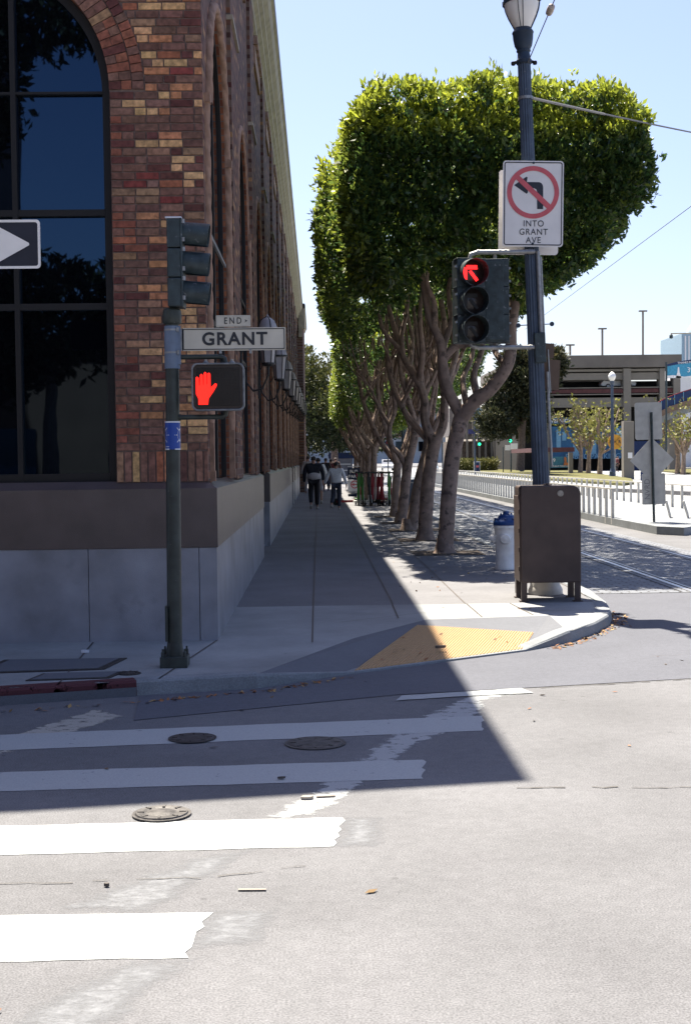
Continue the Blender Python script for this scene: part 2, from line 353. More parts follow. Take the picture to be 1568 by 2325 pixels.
m_lampglass = mat('frosted_lamp_glass', (0.80, 0.78, 0.75), rough=0.35, na=0.04)
m_pane_lantern = mat('lantern_pane', (0.30, 0.29, 0.30), rough=0.3, na=0.12)
m_wire = mat('wire', (0.10, 0.10, 0.11), rough=0.6)
m_wirepale = mat('wrapped_wire', (0.20, 0.195, 0.19), rough=0.7, ns=40, na=0.3)

# ================================================================== GROUND
def sheet(name, poly, z, m, kind='structure', tri=True):
    b = MB(); b.add([(p[0], p[1], p[2] if len(p) > 2 else z) for p in poly], [tuple(range(len(poly)))])
    o = b.build(name, m, tri=tri); me = o.data
    if me.polygons and me.polygons[0].normal.z < 0:
        me.flip_normals()
    if kind: o['kind'] = kind
    return o
gx = [-2500, -300, -60, -16, -8, -4, -2, 0, 2, 4, 8, 16, 60, 300, 2500]; gy = [-2500, -300, -40, -8, 0, 3, 4.5, 6, 7.5, 9, 11, 14, 20, 40, 100, 300, 4000]
b = MB(); b.add([(x, y, 0) for y in gy for x in gx], [(j*len(gx)+i, j*len(gx)+i+1, (j+1)*len(gx)+i+1, (j+1)*len(gx)+i) for j in range(len(gy)-1) for i in range(len(gx)-1)])
struct(b.build('road', m_road))
SW = 0.1
sheet('corner_sidewalk', [(-14, 5.11), (-2.142, 8.84), (-1.268, 9.113), (-0.45, 9.32), (0.297, 11.157), (1.007, 12.373), (2.2, 12.55), (2.15, 11.38), (2.212, 11.452), (2.5, 11.95), (2.835, 12.91), (2.97, 13.68), (-14, 13.68)], SW, m_conc_new)
sheet('sidewalk', [(-3, 13.68), (2.97, 13.68), (3.067, 14.877), (3.07, 240), (-3, 240)], SW, m_conc_old)
# kerb ramp with flares
B_, C_, F_ = Vector((.21, 9.87, .012)), Vector((1.70, 10.91, .012)), Vector((1.007, 12.373, .1))
nrm = (C_-B_).cross(F_-B_); nrm.normalize()
def onramp(x, y, dz=0): return (x, y, B_.z - (nrm.x*(x-B_.x)+nrm.y*(y-B_.y))/nrm.z + dz)
E_ = onramp(2.03, 12.05)
rb = MB()
rb.add([(-.45, 9.32, .1), B_, C_, (2.15, 11.38, .1), E_, F_, (.297, 11.157, .1), (2.2, 12.55, .1)],
       [(0, 1, 5), (0, 5, 6), (1, 2, 4), (1, 4, 5), (2, 3, 4), (4, 3, 7), (5, 4, 7)])
struct(rb.build('kerb_ramp', m_conc_ramp))
tl = onramp(.23+.66, 9.9+2.12, .005); tr = onramp(1.69+.22, 10.93+.80, .005)
tb = [onramp(.255, 9.92, .005), onramp(1.69, 10.925, .005), tr, tl]
tp = MB(); tp.add(tb, [(0, 1, 2, 3)])
# raised bars of the warning surface, running up the ramp
bl, brr, trv, tlv = [Vector(v) for v in tb]
for k in range(46):
    u0, u1 = (k+.25)/46, (k+.75)/46
    a0, a1 = bl.lerp(brr, u0), bl.lerp(brr, u1); c0, c1 = tlv.lerp(trv, u0), tlv.lerp(trv, u1)
    h = Vector((0, 0, .006)); e = .004
    tp.add([a0, a1, c1, c0, a0.lerp(a1, .2)+h, a0.lerp(a1, .8)+h, c0.lerp(c1, .8)+h, c0.lerp(c1, .2)+h],
           [(4, 5, 6, 7), (0, 1, 5, 4), (1, 2, 6, 5), (3, 0, 4, 7), (2, 3, 7, 6)])
o = tp.build('tactile_paving', m_tactile); struct(o)
# kerb stones
kp = [(-14, 5.11, .1), (-2.142, 8.84, .1), (-1.268, 9.113, .1), (-.45, 9.32, .1), (.21, 9.87, .014), (1.70, 10.91, .014), (2.15, 11.38, .1), (2.5, 11.95, .1), (2.74, 12.5, .1), (2.875, 13.0, .1), (2.98, 13.68, .1), (3.067, 14.877, .1), (3.075, 18, .1), (3.075, 240, .1)]
def kerb(name, pts, m, wdt=0.13, out=0.03):
    b = MB(); L = []
    for i, p in enumerate(pts):
        a = Vector(pts[max(i-1, 0)]); c = Vector(pts[min(i+1, len(pts)-1)]); t = (c-a); t.z = 0; t.normalize()
        nn = Vector((-t.y, t.x, 0)); p = Vector(p)
        L.append([p+nn*wdt+Vector((0, 0, .004)), p+Vector((0, 0, .004)), p-nn*.012-Vector((0, 0, .012 if p.z > .05 else 0)), Vector((p.x, p.y, -.05))-nn*out])
    for i in range(len(L)-1):
        for k in range(3): b.quad(L[i][k], L[i][k+1], L[i+1][k+1], L[i+1][k])
    return struct(b.build(name, m))
kerb('red_kerb', kp[:3], m_redkerb)
kerb('kerb', kp[2:], m_kerb)
# the unpainted face below the red top
b = MB(); b.add([(-14.02, 5.06, .062), (-1.262, 9.072, .062), (-1.262, 9.066, -.05), (-14.02, 5.05, -.05)], [(0, 1, 2, 3)]); struct(b.build('kerb_face', m_conc_ramp))
# slab joints
jb = MB()
def strip(b, pts, wd, z):
    for a, c in zip(pts[:-1], pts[1:]):
        a, c = Vector((*a, z)), Vector((*c, z)); t = (c-a).normalized(); nn = Vector((-t.y, t.x, 0))*wd/2
        b.quad(a+nn, a-nn, c-nn, c+nn)
for pts in ([(-.06, 10.9), (-.06, 13.67)], [(-.06, 13.69), (0.0, 80)], [(.75, 12.48), (.76, 13.67)], [(.77, 13.69), (.79, 80)], [(1.545, 12.5), (1.53, 13.67)], [(1.52, 13.69), (1.47, 80)],
            [(-.862, 11.13), (-1.12, 9.16)], [(-1.9, 11.1), (-1.78, 8.96)], [(-3.0, 11.1), (-2.85, 8.63)], [(2.05, 12.6), (1.98, 13.66)], [(2.9, 13.7), (2.93, 80)]):
    strip(jb, pts, .014, SW+.004)
for y in (18.4, 23.2, 28.0, 32.8, 37.6, 42.4, 47.2, 52, 56.8, 61.6): strip(jb, [(-.86, y), (3.0, y-.05)], .016, SW+.0045)
strip(jb, [(.2, 12.25), (1.0, 12.9), (2.75, 12.95)], .008, SW+.0042)
struct(jb.build('sidewalk_joints', m_joint))
# patched gutter strip
sheet('asphalt_patch', [(-1.16, 8.2), (-.45, 8.52), (.52, 8.95), (1.42, 9.14), (2.7, 9.43), (6, 9.9), (9, 11.2), (9, 15.4), (3.02, 15.4), (2.98, 13.7), (2.86, 12.95), (2.5, 11.9), (2.16, 11.33), (1.72, 10.87), (.22, 9.83), (-.45, 9.27), (-1.24, 9.06)], .004, m_patch)
# cracks
def crack(pts, wd):
    b = MB(); Q = []
    for a, c in zip(pts[:-1], pts[1:]):
        n_ = max(2, int((Vector(c)-Vector(a)).length/.06))
        for k in range(n_):
            p = Vector((*a, 0)).lerp(Vector((*c, 0)), k/n_); Q.append((p.x+random.uniform(-.012, .012), p.y+random.uniform(-.016, .016)))
    for i in range(len(Q)-1):
        if random.random() < .8: strip(b, [Q[i], Q[i+1]], wd*random.uniform(.4, 1.3), .0045)
    struct(b.build('road_crack', m_crack))
crack([(.95, 6.36), (1.8, 6.3), (3.5, 6.35)], .012); crack([(1.42, 9.1), (2.7, 9.4), (6, 9.9)], .014)
crack([(-1.5, 5.0), (-.4, 5.05), (0, 5.2)], .006); crack([(2.6, 10.5), (3.6, 10.7), (6, 11.4)], .009)
# crosswalk paint: bars, and the older diagonal lines under them
def rag(poly, amp=.012, step=.07):
    out = []; n_ = len(poly)
    for i in range(n_):
        a, c = Vector((*poly[i], 0)), Vector((*poly[(i+1) % n_], 0)); k_ = max(1, int((c-a).length/step))
        for k in range(k_):
            p = a.lerp(c, k/k_); j = amp if k else amp*.3
            out.append((p.x+random.uniform(-j, j)*.7, p.y+random.uniform(-j, j)*.5))
    return out
def marking(poly, z, m, fade=.1, step=.05):
    P_ = np.array(poly); n_ = len(P_); x0, y0 = P_.min(0)-step; x1, y1 = P_.max(0)+step
    nx, ny = int((x1-x0)/step)+1, int((y1-y0)/step)+1
    X, Y = np.meshgrid(x0+np.arange(nx+1)*step, y0+np.arange(ny+1)*step); X, Y = X.ravel(), Y.ravel()
    ins = np.zeros(len(X), bool); dist = np.full(len(X), 9.0); j = n_-1
    for i in range(n_):
        (ax, ay), (bx, by) = P_[j], P_[i]
        ins ^= ((ay > Y) != (by > Y)) & (X < (bx-ax)*(Y-ay)/(by-ay+1e-12)+ax)
        t = np.clip(((X-ax)*(bx-ax)+(Y-ay)*(by-ay))/((bx-ax)**2+(by-ay)**2+1e-12), 0, 1)
        dist = np.minimum(dist, np.hypot(X-ax-t*(bx-ax), Y-ay-t*(by-ay))); j = i
    sd = np.where(ins, dist, -dist); ed = np.clip(1-sd/fade, 0, 1.6)
    keep = sd > -step*1.5; V = list(zip(X.tolist(), Y.tolist(), [z]*len(X))); F = []
    for r_ in range(ny):
        for c_ in range(nx):
            q = (r_*(nx+1)+c_, r_*(nx+1)+c_+1, (r_+1)*(nx+1)+c_+1, (r_+1)*(nx+1)+c_)
            if all(keep[k] for k in q): F.append(q)
    us = sorted({k for f in F for k in f}); mp = {k: i for i, k in enumerate(us)}
    me = bpy.data.meshes.new('crosswalk_marking'); me.from_pydata([V[k] for k in us], [], [tuple(mp[k] for k in f) for f in F]); me.materials.append(m)
    me.attributes.new('edge', 'FLOAT', 'POINT').data.foreach_set('value', ed[us].astype(np.float32))
    o = bpy.data.objects.new('crosswalk_marking', me); COL.objects.link(o); o['kind'] = 'structure'; return o
X0 = -4.5
def bar(y0l, y0r, y1l, y1r, xr0, xr1, z=.0022, m=m_paint, rg=.010):   # far edge, near edge
    if m is not m_paint: return marking([(X0, y0l), (xr0, y0r), (xr1, y1r), (X0, y1l)], z, m, .06, .02)
    far, near = [], []; n_ = 40
    for k in range(n_):
        u = k/n_; far.append((X0+(xr0-X0)*u, y0l+(y0r-y0l)*u+random.uniform(-.006, .006))); near.append((X0+(xr1-X0)*u, y1l+(y1r-y1l)*u+random.uniform(-.006, .006)))
    end = [(xr1+(xr0-xr1)*k/9+random.uniform(-.014, .012), y1r+(y0r-y1r)*k/9) for k in range(10)]
    sheet('crosswalk_marking', near+end+far[::-1], z, m)
bar(7.52, 8.171, 7.07, 7.72, 1.01, .955); bar(6.71, 6.99, 6.31, 6.57, .55, .51)
bar(5.76, 5.875, 5.30, 5.43, .10, .05); bar(4.72, 4.651, 4.23, 4.223, -.40, -.445)
marking(rag([(.10, 5.872), (.27, 5.879), (.235, 5.431), (.05, 5.43)], .02), .0012, m_paint_ghost, .07, .018)
bar(3.7, 3.66, 3.25, 3.2, -.9, -1.0, m=m_paint_ghost)
# old diagonals
marking(rag([(-4.0, 4.1), (-1.88, 7.75), (-1.48, 8.69), (-1.19, 8.36), (-1.76, 7.26), (-3.7, 3.9)], .015), .0012, paint_mat('half_worn_paint', (0.32, 0.31, 0.28), ASPH, 0.42, 10, .05, .25), .07, .018)
marking(rag([(1.06, 9.02), (1.42, 9.12), (1.43, 8.98), (1.12, 8.72), (.96, 8.0), (.60, 7.45), (.36, 6.9), (.16, 6.3), (-.02, 5.88), (-.30, 5.88), (-.1, 6.25), (.17, 6.99), (.30, 7.4), (.62, 8.2)], .02), .0012, m_paint_worn, .07, .018)
sheet('crosswalk_marking', rag([(.55, 8.90), (1.05, 9.03), (1.40, 9.12), (1.45, 8.93), (.9, 8.83), (.5, 8.72)], .012), .0062, m_paint)
marking(rag([(-.50, 5.32), (-.27, 5.43), (-.62, 4.66), (-.95, 4.72)], .03), .0012, m_paint_ghost, .07, .018)
marking(rag([(-.62, 4.2), (-.40, 4.22), (-.85, 3.2), (-1.25, 3.2)], .03), .0012, m_paint_ghost, .07, .018)
marking(rag([(-.40, 4.66), (-.17, 4.68), (-.2, 4.35), (-.44, 4.3)], .02), .0012, m_paint_ghost, .07, .018)

# tram track: setts with two grooved rails
m_setts = bpy.data.materials.new('granite_setts'); m_setts.use_nodes = True; n, l = NN(m_setts); bs_ = n['Principled BSDF']
co = n.new('ShaderNodeNewGeometry').outputs['Position']; sp = n.new('ShaderNodeSeparateXYZ'); l.new(co, sp.inputs[0]); cb = n.new('ShaderNodeCombineXYZ')
nzs = n.new('ShaderNodeTexNoise'); nzs.inputs['Scale'].default_value = 3; l.new(co, nzs.inputs['Vector'])
l.new(sp.outputs[0], cb.inputs[0]); l.new(sp.outputs[1], cb.inputs[1])
br = n.new('ShaderNodeTexBrick'); br.inputs['Scale'].default_value = 1; br.inputs['Brick Width'].default_value = .23; br.inputs['Row Height'].default_value = .115
br.inputs['Mortar Size'].default_value = .011; br.inputs['Mortar Smooth'].default_value = .5
br.inputs['Color1'].default_value = (.10, .11, .132, 1); br.inputs['Color2'].default_value = (.155, .168, .195, 1); br.inputs['Mortar'].default_value = (.035, .033, .03, 1)
l.new(cb.outputs[0], br.inputs['Vector']); l.new(br.outputs['Color'], bs_.inputs['Base Color']); bs_.inputs['Roughness'].default_value = .7
iv = n.new('ShaderNodeMath'); iv.operation = 'SUBTRACT'; iv.inputs[0].default_value = 1; l.new(br.outputs['Fac'], iv.inputs[1])
bp = n.new('ShaderNodeBump'); bp.inputs['Strength'].default_value = 1; bp.inputs['Distance'].default_value = .02; l.new(iv.outputs[0], bp.inputs['Height']); l.new(bp.outputs[0], bs_.inputs['Normal'])
sheet('sett_trackbed', [(3.1, 15.45), (4.38, 15.45), (6.3, 15.9), (6.3, 200), (3.1, 200)], .005, m_setts)
rl = MB()
for x in (4.42, 5.86):
    rl.span((x-.035, 12, .004), (x+.035, 200, .011)); rl.span((x+.075, 12, .004), (x+.1, 200, .011))
struct(rl.build('tram_rails', m_rail))
rg_ = MB()
for x in (4.42, 5.86): rg_.quad((x+.036, 12, .0068), (x+.074, 12, .0068), (x+.074, 200, .0068), (x+.036, 200, .0068)); rg_.quad((x-.15, 15.5, .0064), (x-.12, 15.5, .0064), (x-.12, 200, .0064), (x-.15, 200, .0064))
struct(rg_.build('rail_grooves', m_dark))
# boarding island
isl = MB()
isl.prism([(6.95, 31.2), (7.0, 27.2), (7.4, 26.6), (7.9, 27.3), (8.5, 29), (10.2, 36), (10.2, 150), (6.95, 150)], .17, (0, 0, 0), (1, 0, 0), (0, 1, 0), (0, 0, 1))
struct(isl.build('boarding_island', m_kerb))

# iron covers
def cover(name, c, r, m, label, thick=.005):
    b = MB(); b.lathe([(r*1.12, 0), (r*1.12, thick*.5), (r*1.02, thick*.55), (r*1.0, thick*.4), (r*.97, thick), (r*.7, thick*.95), (r*.66, thick*.7), (r*.5, thick*.75), (r*.46, thick), (.001, thick)], 36, c)
    for k in range(8):
        a = k*math.pi/4; b.box((c[0]+math.cos(a)*r*.8, c[1]+math.sin(a)*r*.8, c[2]+thick), (.03, .012, .006), 0, Matrix.Rotation(a, 3, 'Z'))
    return tag(b.build(name, m, smooth=True), label, 'manhole cover')
cover('manhole_cover', (-.744, 7.628, .006), .125, m_irondark, 'dark rusted iron cover set into the second far crosswalk bar, in shade')
cover('manhole_cover', (-.031, 7.441, .004), .155, m_iron, 'round grey iron cover in the shaded gap between two crosswalk bars')
cover('manhole_cover', (-.727, 5.975, .004), .12, m_iron, 'pale worn iron cover lying in sun beside the shadow edge', .012)
cover('utility_cover', (-1.36, 9.42, SW+.002), .075, m_irondark, 'small round dark cover in the sidewalk behind the red kerb end', .008)
for (poly, lab) in (([(-2.50, 9.50), (-2.42, 10.16), (-1.48, 10.16), (-1.57, 9.62)], 'large rectangular utility vault lid in the sidewalk left of signal pole'), ([(-2.04, 9.16), (-1.98, 9.46), (-1.40, 9.50), (-1.47, 9.22)], 'small rectangular utility lid in the sidewalk nearer the red kerb')):
    b = MB(); c = Vector((sum(p[0] for p in poly)/4, sum(p[1] for p in poly)/4))
    b.prism(poly, .006, (0, 0, SW+.001), (1, 0, 0), (0, 1, 0), (0, 0, 1)); f = b.build('vault_lid', m_irondark); tag(f, lab, 'utility lid')
    b = MB(); inn = [tuple(c+(Vector(p)-c)*.88) for p in poly]; b.prism(inn, .004, (0, 0, SW+.0075), (1, 0, 0), (0, 1, 0), (0, 0, 1)); b.build('lid_panel', m_conc_ramp, f)
# tree pits
pit = MB()
TY = [21.2, 24.8, 28.3, 31.6, 35.3, 47.4, 50.8, 54.3, 57.8, 61.4, 65, 69]
for y in TY: pit.prism([(1.52, y-.55), (2.62, y-.55), (2.62, y+.5), (1.52, y+.5)], .004, (0, 0, SW+.002), (1, 0, 0), (0, 1, 0), (0, 0, 1))
struct(pit.build('tree_pit_soil', m_soil), 'structure')

# ================================================================== BRICK BUILDING
bld = thing('brick_building', 'multicoloured brick corner building with arched windows, stone base and long cornice', 'building', (-1, 11.2, 0))
bld.location = (0, 0, 0)
FY, SX, ZT, Z0 = 11.2, -.92, 8.7, 1.44
PAL = [((.185, .092, .066), 30), ((.215, .112, .082), 22), ((.14, .066, .05), 12), ((.115, .040, .033), 8), ((.56, .33, .155), 18), ((.44, .20, .095), 11), ((.33, .12, .06), 7), ((.22, .045, .038), 2), ((.29, .165, .10), 9)]
PC = [p[0] for p in PAL]; PW = [p[1] for p in PAL]
class BrickMB(MB):
    def __init__(s): super().__init__(); s.c = []
    def brick(s, vs, fs, col): s.add(vs, fs); s.c += [col]*len(fs)
    def finish(s, name, parent):
        me = bpy.data.meshes.new(name); me.from_pydata(s.v, [], s.f); me.materials.append(m_brick_front)
        at = me.attributes.new('Col', 'FLOAT_COLOR', 'FACE')
        at.data.foreach_set('color', np.array([(*c, 1) for c in s.c], dtype=np.float32).ravel())
        o = bpy.data.objects.new(name, me); COL.objects.link(o); o.parent = parent; return o
def pick(dark=False):
    if dark: c = random.choices([(.165, .08, .058), (.20, .10, .07), (.25, .085, .052), (.32, .175, .095), (.12, .04, .033)], [30, 25, 18, 10, 14])[0]
    else: c = random.choices(PC, PW)[0]
    k = random.uniform(.85, 1.15); return tuple(min(.8, x*k*random.uniform(.95, 1.05)) for x in c)
WX, WR, WS = -2.815, 1.122, 4.72            # arch centre, radius, springing
bm_ = BrickMB()
def fbrick(x0, x1, z0, z1, col, y=None):
    y = FY - random.uniform(0, .004) if y is None else y; e = .003; j = lambda: random.uniform(-.0015, .0015)
    a = [(x0+j(), z0+j()), (x1+j(), z0+j()), (x1+j(), z1+j()), (x0+j(), z1+j())]
    vs = [(x, y+.02, z) for x, z in a] + [(x0+e, y, z0+e), (x1-e, y, z0+e), (x1-e, y, z1-e), (x0+e, y, z1-e)]
    bm_.brick(vs, [(4, 5, 6, 7), (0, 1, 5, 4), (1, 2, 6, 5), (2, 3, 7, 6), (3, 0, 4, 7)], col)
CH, GAP = .0667, .008
RO = WR + .295                               # outer radius of the two brick rings
def hole(z):                                  # right/left limit of the opening with its rings at height z
    if z <= WS: return WR
    d = z - WS
    return math.sqrt(max(RO*RO - d*d, 0)) if d < RO else 0
row = 0; z = 1.705
while z < 8.6:
    zc = z + CH/2; hw = hole(zc)
    for (xa, xb) in (((-9.0, WX-hw), (WX+hw, -.917)) if hw > 0 else ((-9.0, -.917),)):
        x = xa
        first = True
        off = (row % 3)*.066 + (row*.041) % .05
        while x < xb - .02:
            L = .1 if random.random() < .22 else .2
            if first and hw > 0 and xa > -3 and zc <= WS: L = .1 if row % 2 else .205
            elif first: L = .06 + off
            x1 = min(x+L, xb)
            if xb - x1 < .05: x1 = xb
            dk = (zc <= WS and hw > 0 and xa > -3 and x < WX+hw+.19 and random.random() < .8)
            fbrick(x+GAP/2, x1-GAP/2, z+GAP/2, z+CH-GAP/2, pick(dk)); x = x1; first = False
    z += CH; row += 1
# soldier course over the stone base
for (xa, xb) in ((-9.0, WX-WR), (WX+WR, -.917)):
    x = xa
    while x < xb-.02:
        x1 = min(x+.0667, xb); fbrick(x+GAP/2, x1-GAP/2, 1.444, 1.70, pick()); x = x1
# arch rings
def ring(r0, r1, y, dk, na):
    for k in range(na):
        a0, a1 = math.pi*k/na, math.pi*(k+1)/na; g = GAP/2/r0
        segs = [(r0, r1)] if (r1-r0 < .12) else ([(r0, r0+.085), (r0+.09, r1)] if k % 2 else [(r0, r1)] if k % 3 else [(r0, r0+.1), (r0+.105, r1)])
        for (ra, rb2) in segs:
            p = [(WX+ra*math.cos(a0+g), WS+ra*math.sin(a0+g)), (WX+rb2*math.cos(a0+g), WS+rb2*math.sin(a0+g)), (WX+rb2*math.cos(a1-g), WS+rb2*math.sin(a1-g)), (WX+ra*math.cos(a1-g), WS+ra*math.sin(a1-g))]
            vs = [(x, y+.03, z_) for x, z_ in p]+[(x, y, z_) for x, z_ in p]
            bm_.brick(vs, [(4, 5, 6, 7), (0, 1, 5, 4), (1, 2, 6, 5), (2, 3, 7, 6), (3, 0, 4, 7)], pick(True))
ring(WR, WR+.185, FY-.006, True, 52); ring(WR+.195, WR+.288, FY-.012, True, 60)
bm_.finish('front_brickwork', bld)
# mortar plane behind with the opening, and reveals
mw = MB(); rv = MB(); NA = 40
def arch_pts(cx, r, zs, zb, n=NA): return [(cx+r, zb)] + [(cx+r*math.cos(math.pi*k/n), zs+r*math.sin(math.pi*k/n)) for k in range(n+1)] + [(cx-r, zb)]
def wall_with_arches(b, axis, pos, lo, hi, zb, zt, arches, flip=False):
    # vertical wall in plane axis=pos; arches: list of (centre, radius, springing)
    def V(u, z): return (u, pos, z) if axis == 'y' else (pos, u, z)
    cur = lo
    for (c, r, s) in sorted(arches):
        b.quad(V(cur, zb), V(c-r, zb), V(c-r, zt), V(cur, zt))
        n_ = 24; pts = [(c-r*math.cos(math.pi*k/n_), s+r*math.sin(math.pi*k/n_)) for k in range(n_+1)]
        for (u0, z0), (u1, z1) in zip(pts[:-1], pts[1:]): b.quad(V(u0, z0), V(u1, z1), V(u1, zt), V(u0, zt))
        cur = c+r
    b.quad(V(cur, zb), V(hi, zb), V(hi, zt), V(cur, zt))
wall_with_arches(mw, 'y', FY+.010, -9.0, -.925, Z0-.04, ZT, [(WX, WR, WS)])
mw.build('front_mortar', m_mortar, bld)
ap = arch_pts(WX, WR-.001, WS, Z0)
for (x0, z0), (x1, z1) in zip(ap[:-1], ap[1:]): rv.quad((x0, FY+.005, z0), (x1, FY+.005, z1), (x1, FY+.22, z1), (x0, FY+.22, z0))
rv.build('front_reveal', m_brick_reveal, bld)
# front window
fr = MB(); fy = FY+.13
def archframe(b, c, r, s, zb, wd, y0, y1, axis='y', n_=32):
    o_ = [(c+r, zb)]+[(c+r*math.cos(math.pi*k/n_), s+r*math.sin(math.pi*k/n_)) for k in range(n_+1)]+[(c-r, zb)]
    i_ = [(c+r-wd, zb)]+[(c+(r-wd)*math.cos(math.pi*k/n_), s+(r-wd)*math.sin(math.pi*k/n_)) for k in range(n_+1)]+[(c-r+wd, zb)]
    def V(u, d, z): return (u, d, z) if axis == 'y' else (d, u, z)
    for k in range(len(o_)-1):
        q = [V(o_[k][0], y0, o_[k][1]), V(o_[k+1][0], y0, o_[k+1][1]), V(i_[k+1][0], y0, i_[k+1][1]), V(i_[k][0], y0, i_[k][1])]
        q2 = [V(o_[k][0], y1, o_[k][1]), V(o_[k+1][0], y1, o_[k+1][1]), V(i_[k+1][0], y1, i_[k+1][1]), V(i_[k][0], y1, i_[k][1])]
        b.add(q+q2, [(0, 1, 2, 3), (4, 5, 6, 7), (2, 3, 7, 6), (0, 1, 5, 4)])
archframe(fr, WX, WR-.003, WS, Z0, .075, fy, fy+.08)
fr.span((-2.545, fy-.01, Z0), (-2.50, fy+.07, 5.7)); 
for zz, hh in ((3.70, .055), (2.91, .055), (4.72, .022), (1.44, .08)): fr.span((WX-WR+.07, fy-.005, zz), (WX+WR-.07, fy+.07, zz+hh))
wf = fr.build('window_frame', m_bronze, bld)
gp = MB(); ap2 = arch_pts(WX, WR-.05, WS, Z0+.02)
gp.add([(x, fy+.045, z_) for x, z_ in ap2], [tuple(range(len(ap2)))]); gp.build('window_pane', m_glass, wf)
# roof block and cornice: unseen front eave slanted out leftwards to place its shadow edge
ROOF = [(-.60, 10.72), (-3.0, 10.30), (-9, 9.8), (-30, 9.8), (-30, 74), (-.50, 74), (-.50, 64), (-.60, 64)]
rf = MB(); rf.prism(ROOF, .22, (0, 0, 8.98), (1, 0, 0), (0, 1, 0), (0, 0, 1)); rf.build('roof', m_roof, bld)
cn = MB()
prof = [(0, 8.32), (.05, 8.36), (.05, 8.46), (.11, 8.52), (.11, 8.60), (.17, 8.66), (.17, 8.74), (.24, 8.82), (.28, 8.94), (.318, 8.97), (.318, 9.14), (.27, 9.195), (0, 9.195)]
for (y0, y1, xo) in ((10.95, 64.0, SX), (64.0, 74.3, SX+.12)):
    vs = [(xo+d, y, z_) for y in (y0, y1) for d, z_ in prof]; n_ = len(prof)
    cn.add(vs, [(k, k+1, n_+k+1, n_+k) for k in range(n_-1)]+[tuple(range(n_)), tuple(range(n_, 2*n_))[::-1]])
cn.span((SX+.1, 63.9, 8.0), (SX+.40, 64.6, 8.9)); cn.span((SX+.1, 63.95, 7.6), (SX+.28, 64.5, 8.0))
cn.span((-9, 10.97, 8.3), (-.63, 11.19, 8.97))
cn.build('cornice', m_cornice, bld)
# side elevation
BAY = 4.5; NB = 12
arch = [(12.8+BAY*k, 1.1, WS) for k in range(NB)]
sw = MB(); wall_with_arches(sw, 'x', SX, FY+.03, 64.2, Z0-.04, 8.6, arch)
sw.quad((SX, FY+.03, Z0), (SX, FY+.012, Z0), (SX, FY+.012, 8.6), (SX, FY+.03, 8.6))
for k in range(NB):
    y0 = 14.5+BAY*k; sw.span((SX, y0, Z0-.02), (SX+.045, y0+1.15, 8.34))
sw.span((SX-.2, 64.2, 0), (SX+.3, 74, 8.7))
sw.build('side_brickwork', m_brick_side, bld)
rvs = MB(); c, r, s_ = 0, 1.1, WS
pts = [(c-r, Z0)]+[(c-r*math.cos(math.pi*k/24), s_+r*math.sin(math.pi*k/24)) for k in range(25)]+[(c+r, Z0)]
for (u0, z0), (u1, z1) in zip(pts[:-1], pts[1:]): rvs.quad((SX, u0, z0), (SX, u1, z1), (SX-.16, u1, z1), (SX-.16, u0, z0))
rv0 = rvs.build('window_reveal', m_brick_reveal, bld)
for k, (c, r, s_) in enumerate(arch):
    q = rv0 if k == 0 else rv0.copy()
    if k: COL.objects.link(q)
    q.location.y = c
sfr = MB(); c, r, s = arch[0]
archframe(sfr, 0, r, s, Z0, .06, SX-.075, SX-.03, 'x'); sfr.span((SX-.07, -.02, Z0), (SX-.035, .02, 5.7)); sfr.span((SX-.07, -1.05, 3.7), (SX-.04, 1.05, 3.75)); sfr.span((SX-.07, -1.05, 2.9), (SX-.04, 1.05, 2.95))
sp_ = MB(); pp = [(-1.06, Z0)]+[(-1.06*math.cos(math.pi*k/24), WS+1.06*math.sin(math.pi*k/24)) for k in range(25)]+[(1.06, Z0)]
sp_.add([(SX-.055, u, z_) for u, z_ in pp], [tuple(range(len(pp)))])
for k, (c, r, s) in enumerate(arch):
    if k == 0: f0 = sfr.build('window_frame', m_bronze, bld); p0 = sp_.build('window_pane', m_glass, f0); f0.location.y = c
    else:
        f = f0.copy(); COL.objects.link(f); f.location.y = c; p = p0.copy(); COL.objects.link(p); p.parent = f
# twisted rope columns beside and over the side windows
def rope(b, pts, r, n=18, k_=9.0, seg=.014):
    P_ = []; 
    for a, c in zip(pts[:-1], pts[1:]):
        a, c = Vector(a), Vector(c); m_ = max(1, int((c-a).length/seg))
        P_ += [a.lerp(c, i/m_) for i in range(m_)]
    P_.append(Vector(pts[-1])); d = 0; vs = []; fs = []; last = None
    for i, p in enumerate(P_):
        t = (P_[min(i+1, len(P_)-1)]-P_[max(i-1, 0)]).normalized(); a = Vector((1, 0, 0)) if last is None else last
        a = (a-t*a.dot(t)).normalized(); last = a; bb = t.cross(a)
        if i: d += (p-P_[i-1]).length
        for k in range(n):
            an = 2*math.pi*k/n; q = abs(math.sin((3*an+d*k_*3)/2)); rr = r*(.70+.30*q**.5); vs.append(p+(a*math.cos(an)+bb*math.sin(an))*rr)
    for i in range(len(P_)-1):
        for k in range(n): fs.append((i*n+k, i*n+(k+1) % n, (i+1)*n+(k+1) % n, (i+1)*n+k))
    b.add(vs, fs)
rp = MB(); rp.span((-.05, -.05, 0), (.05, .05, .09)); rp.span((-.04, -.045, .09), (.042, .045, .5)); rope(rp, [(0, 0, .5), (0, 0, WS-Z0-.04)], .052); rp.span((-.055, -.055, WS-Z0-.05), (.055, .055, WS-Z0+.03))
rc = rp.build('rope_column', m_rope, bld, smooth=True)
rp = MB(); rope(rp, [(0, -1.16*math.cos(math.pi*k/24), 1.16*math.sin(math.pi*k/24)) for k in range(25)], .05)
ra = rp.build('rope_arch', m_rope, bld, smooth=True)
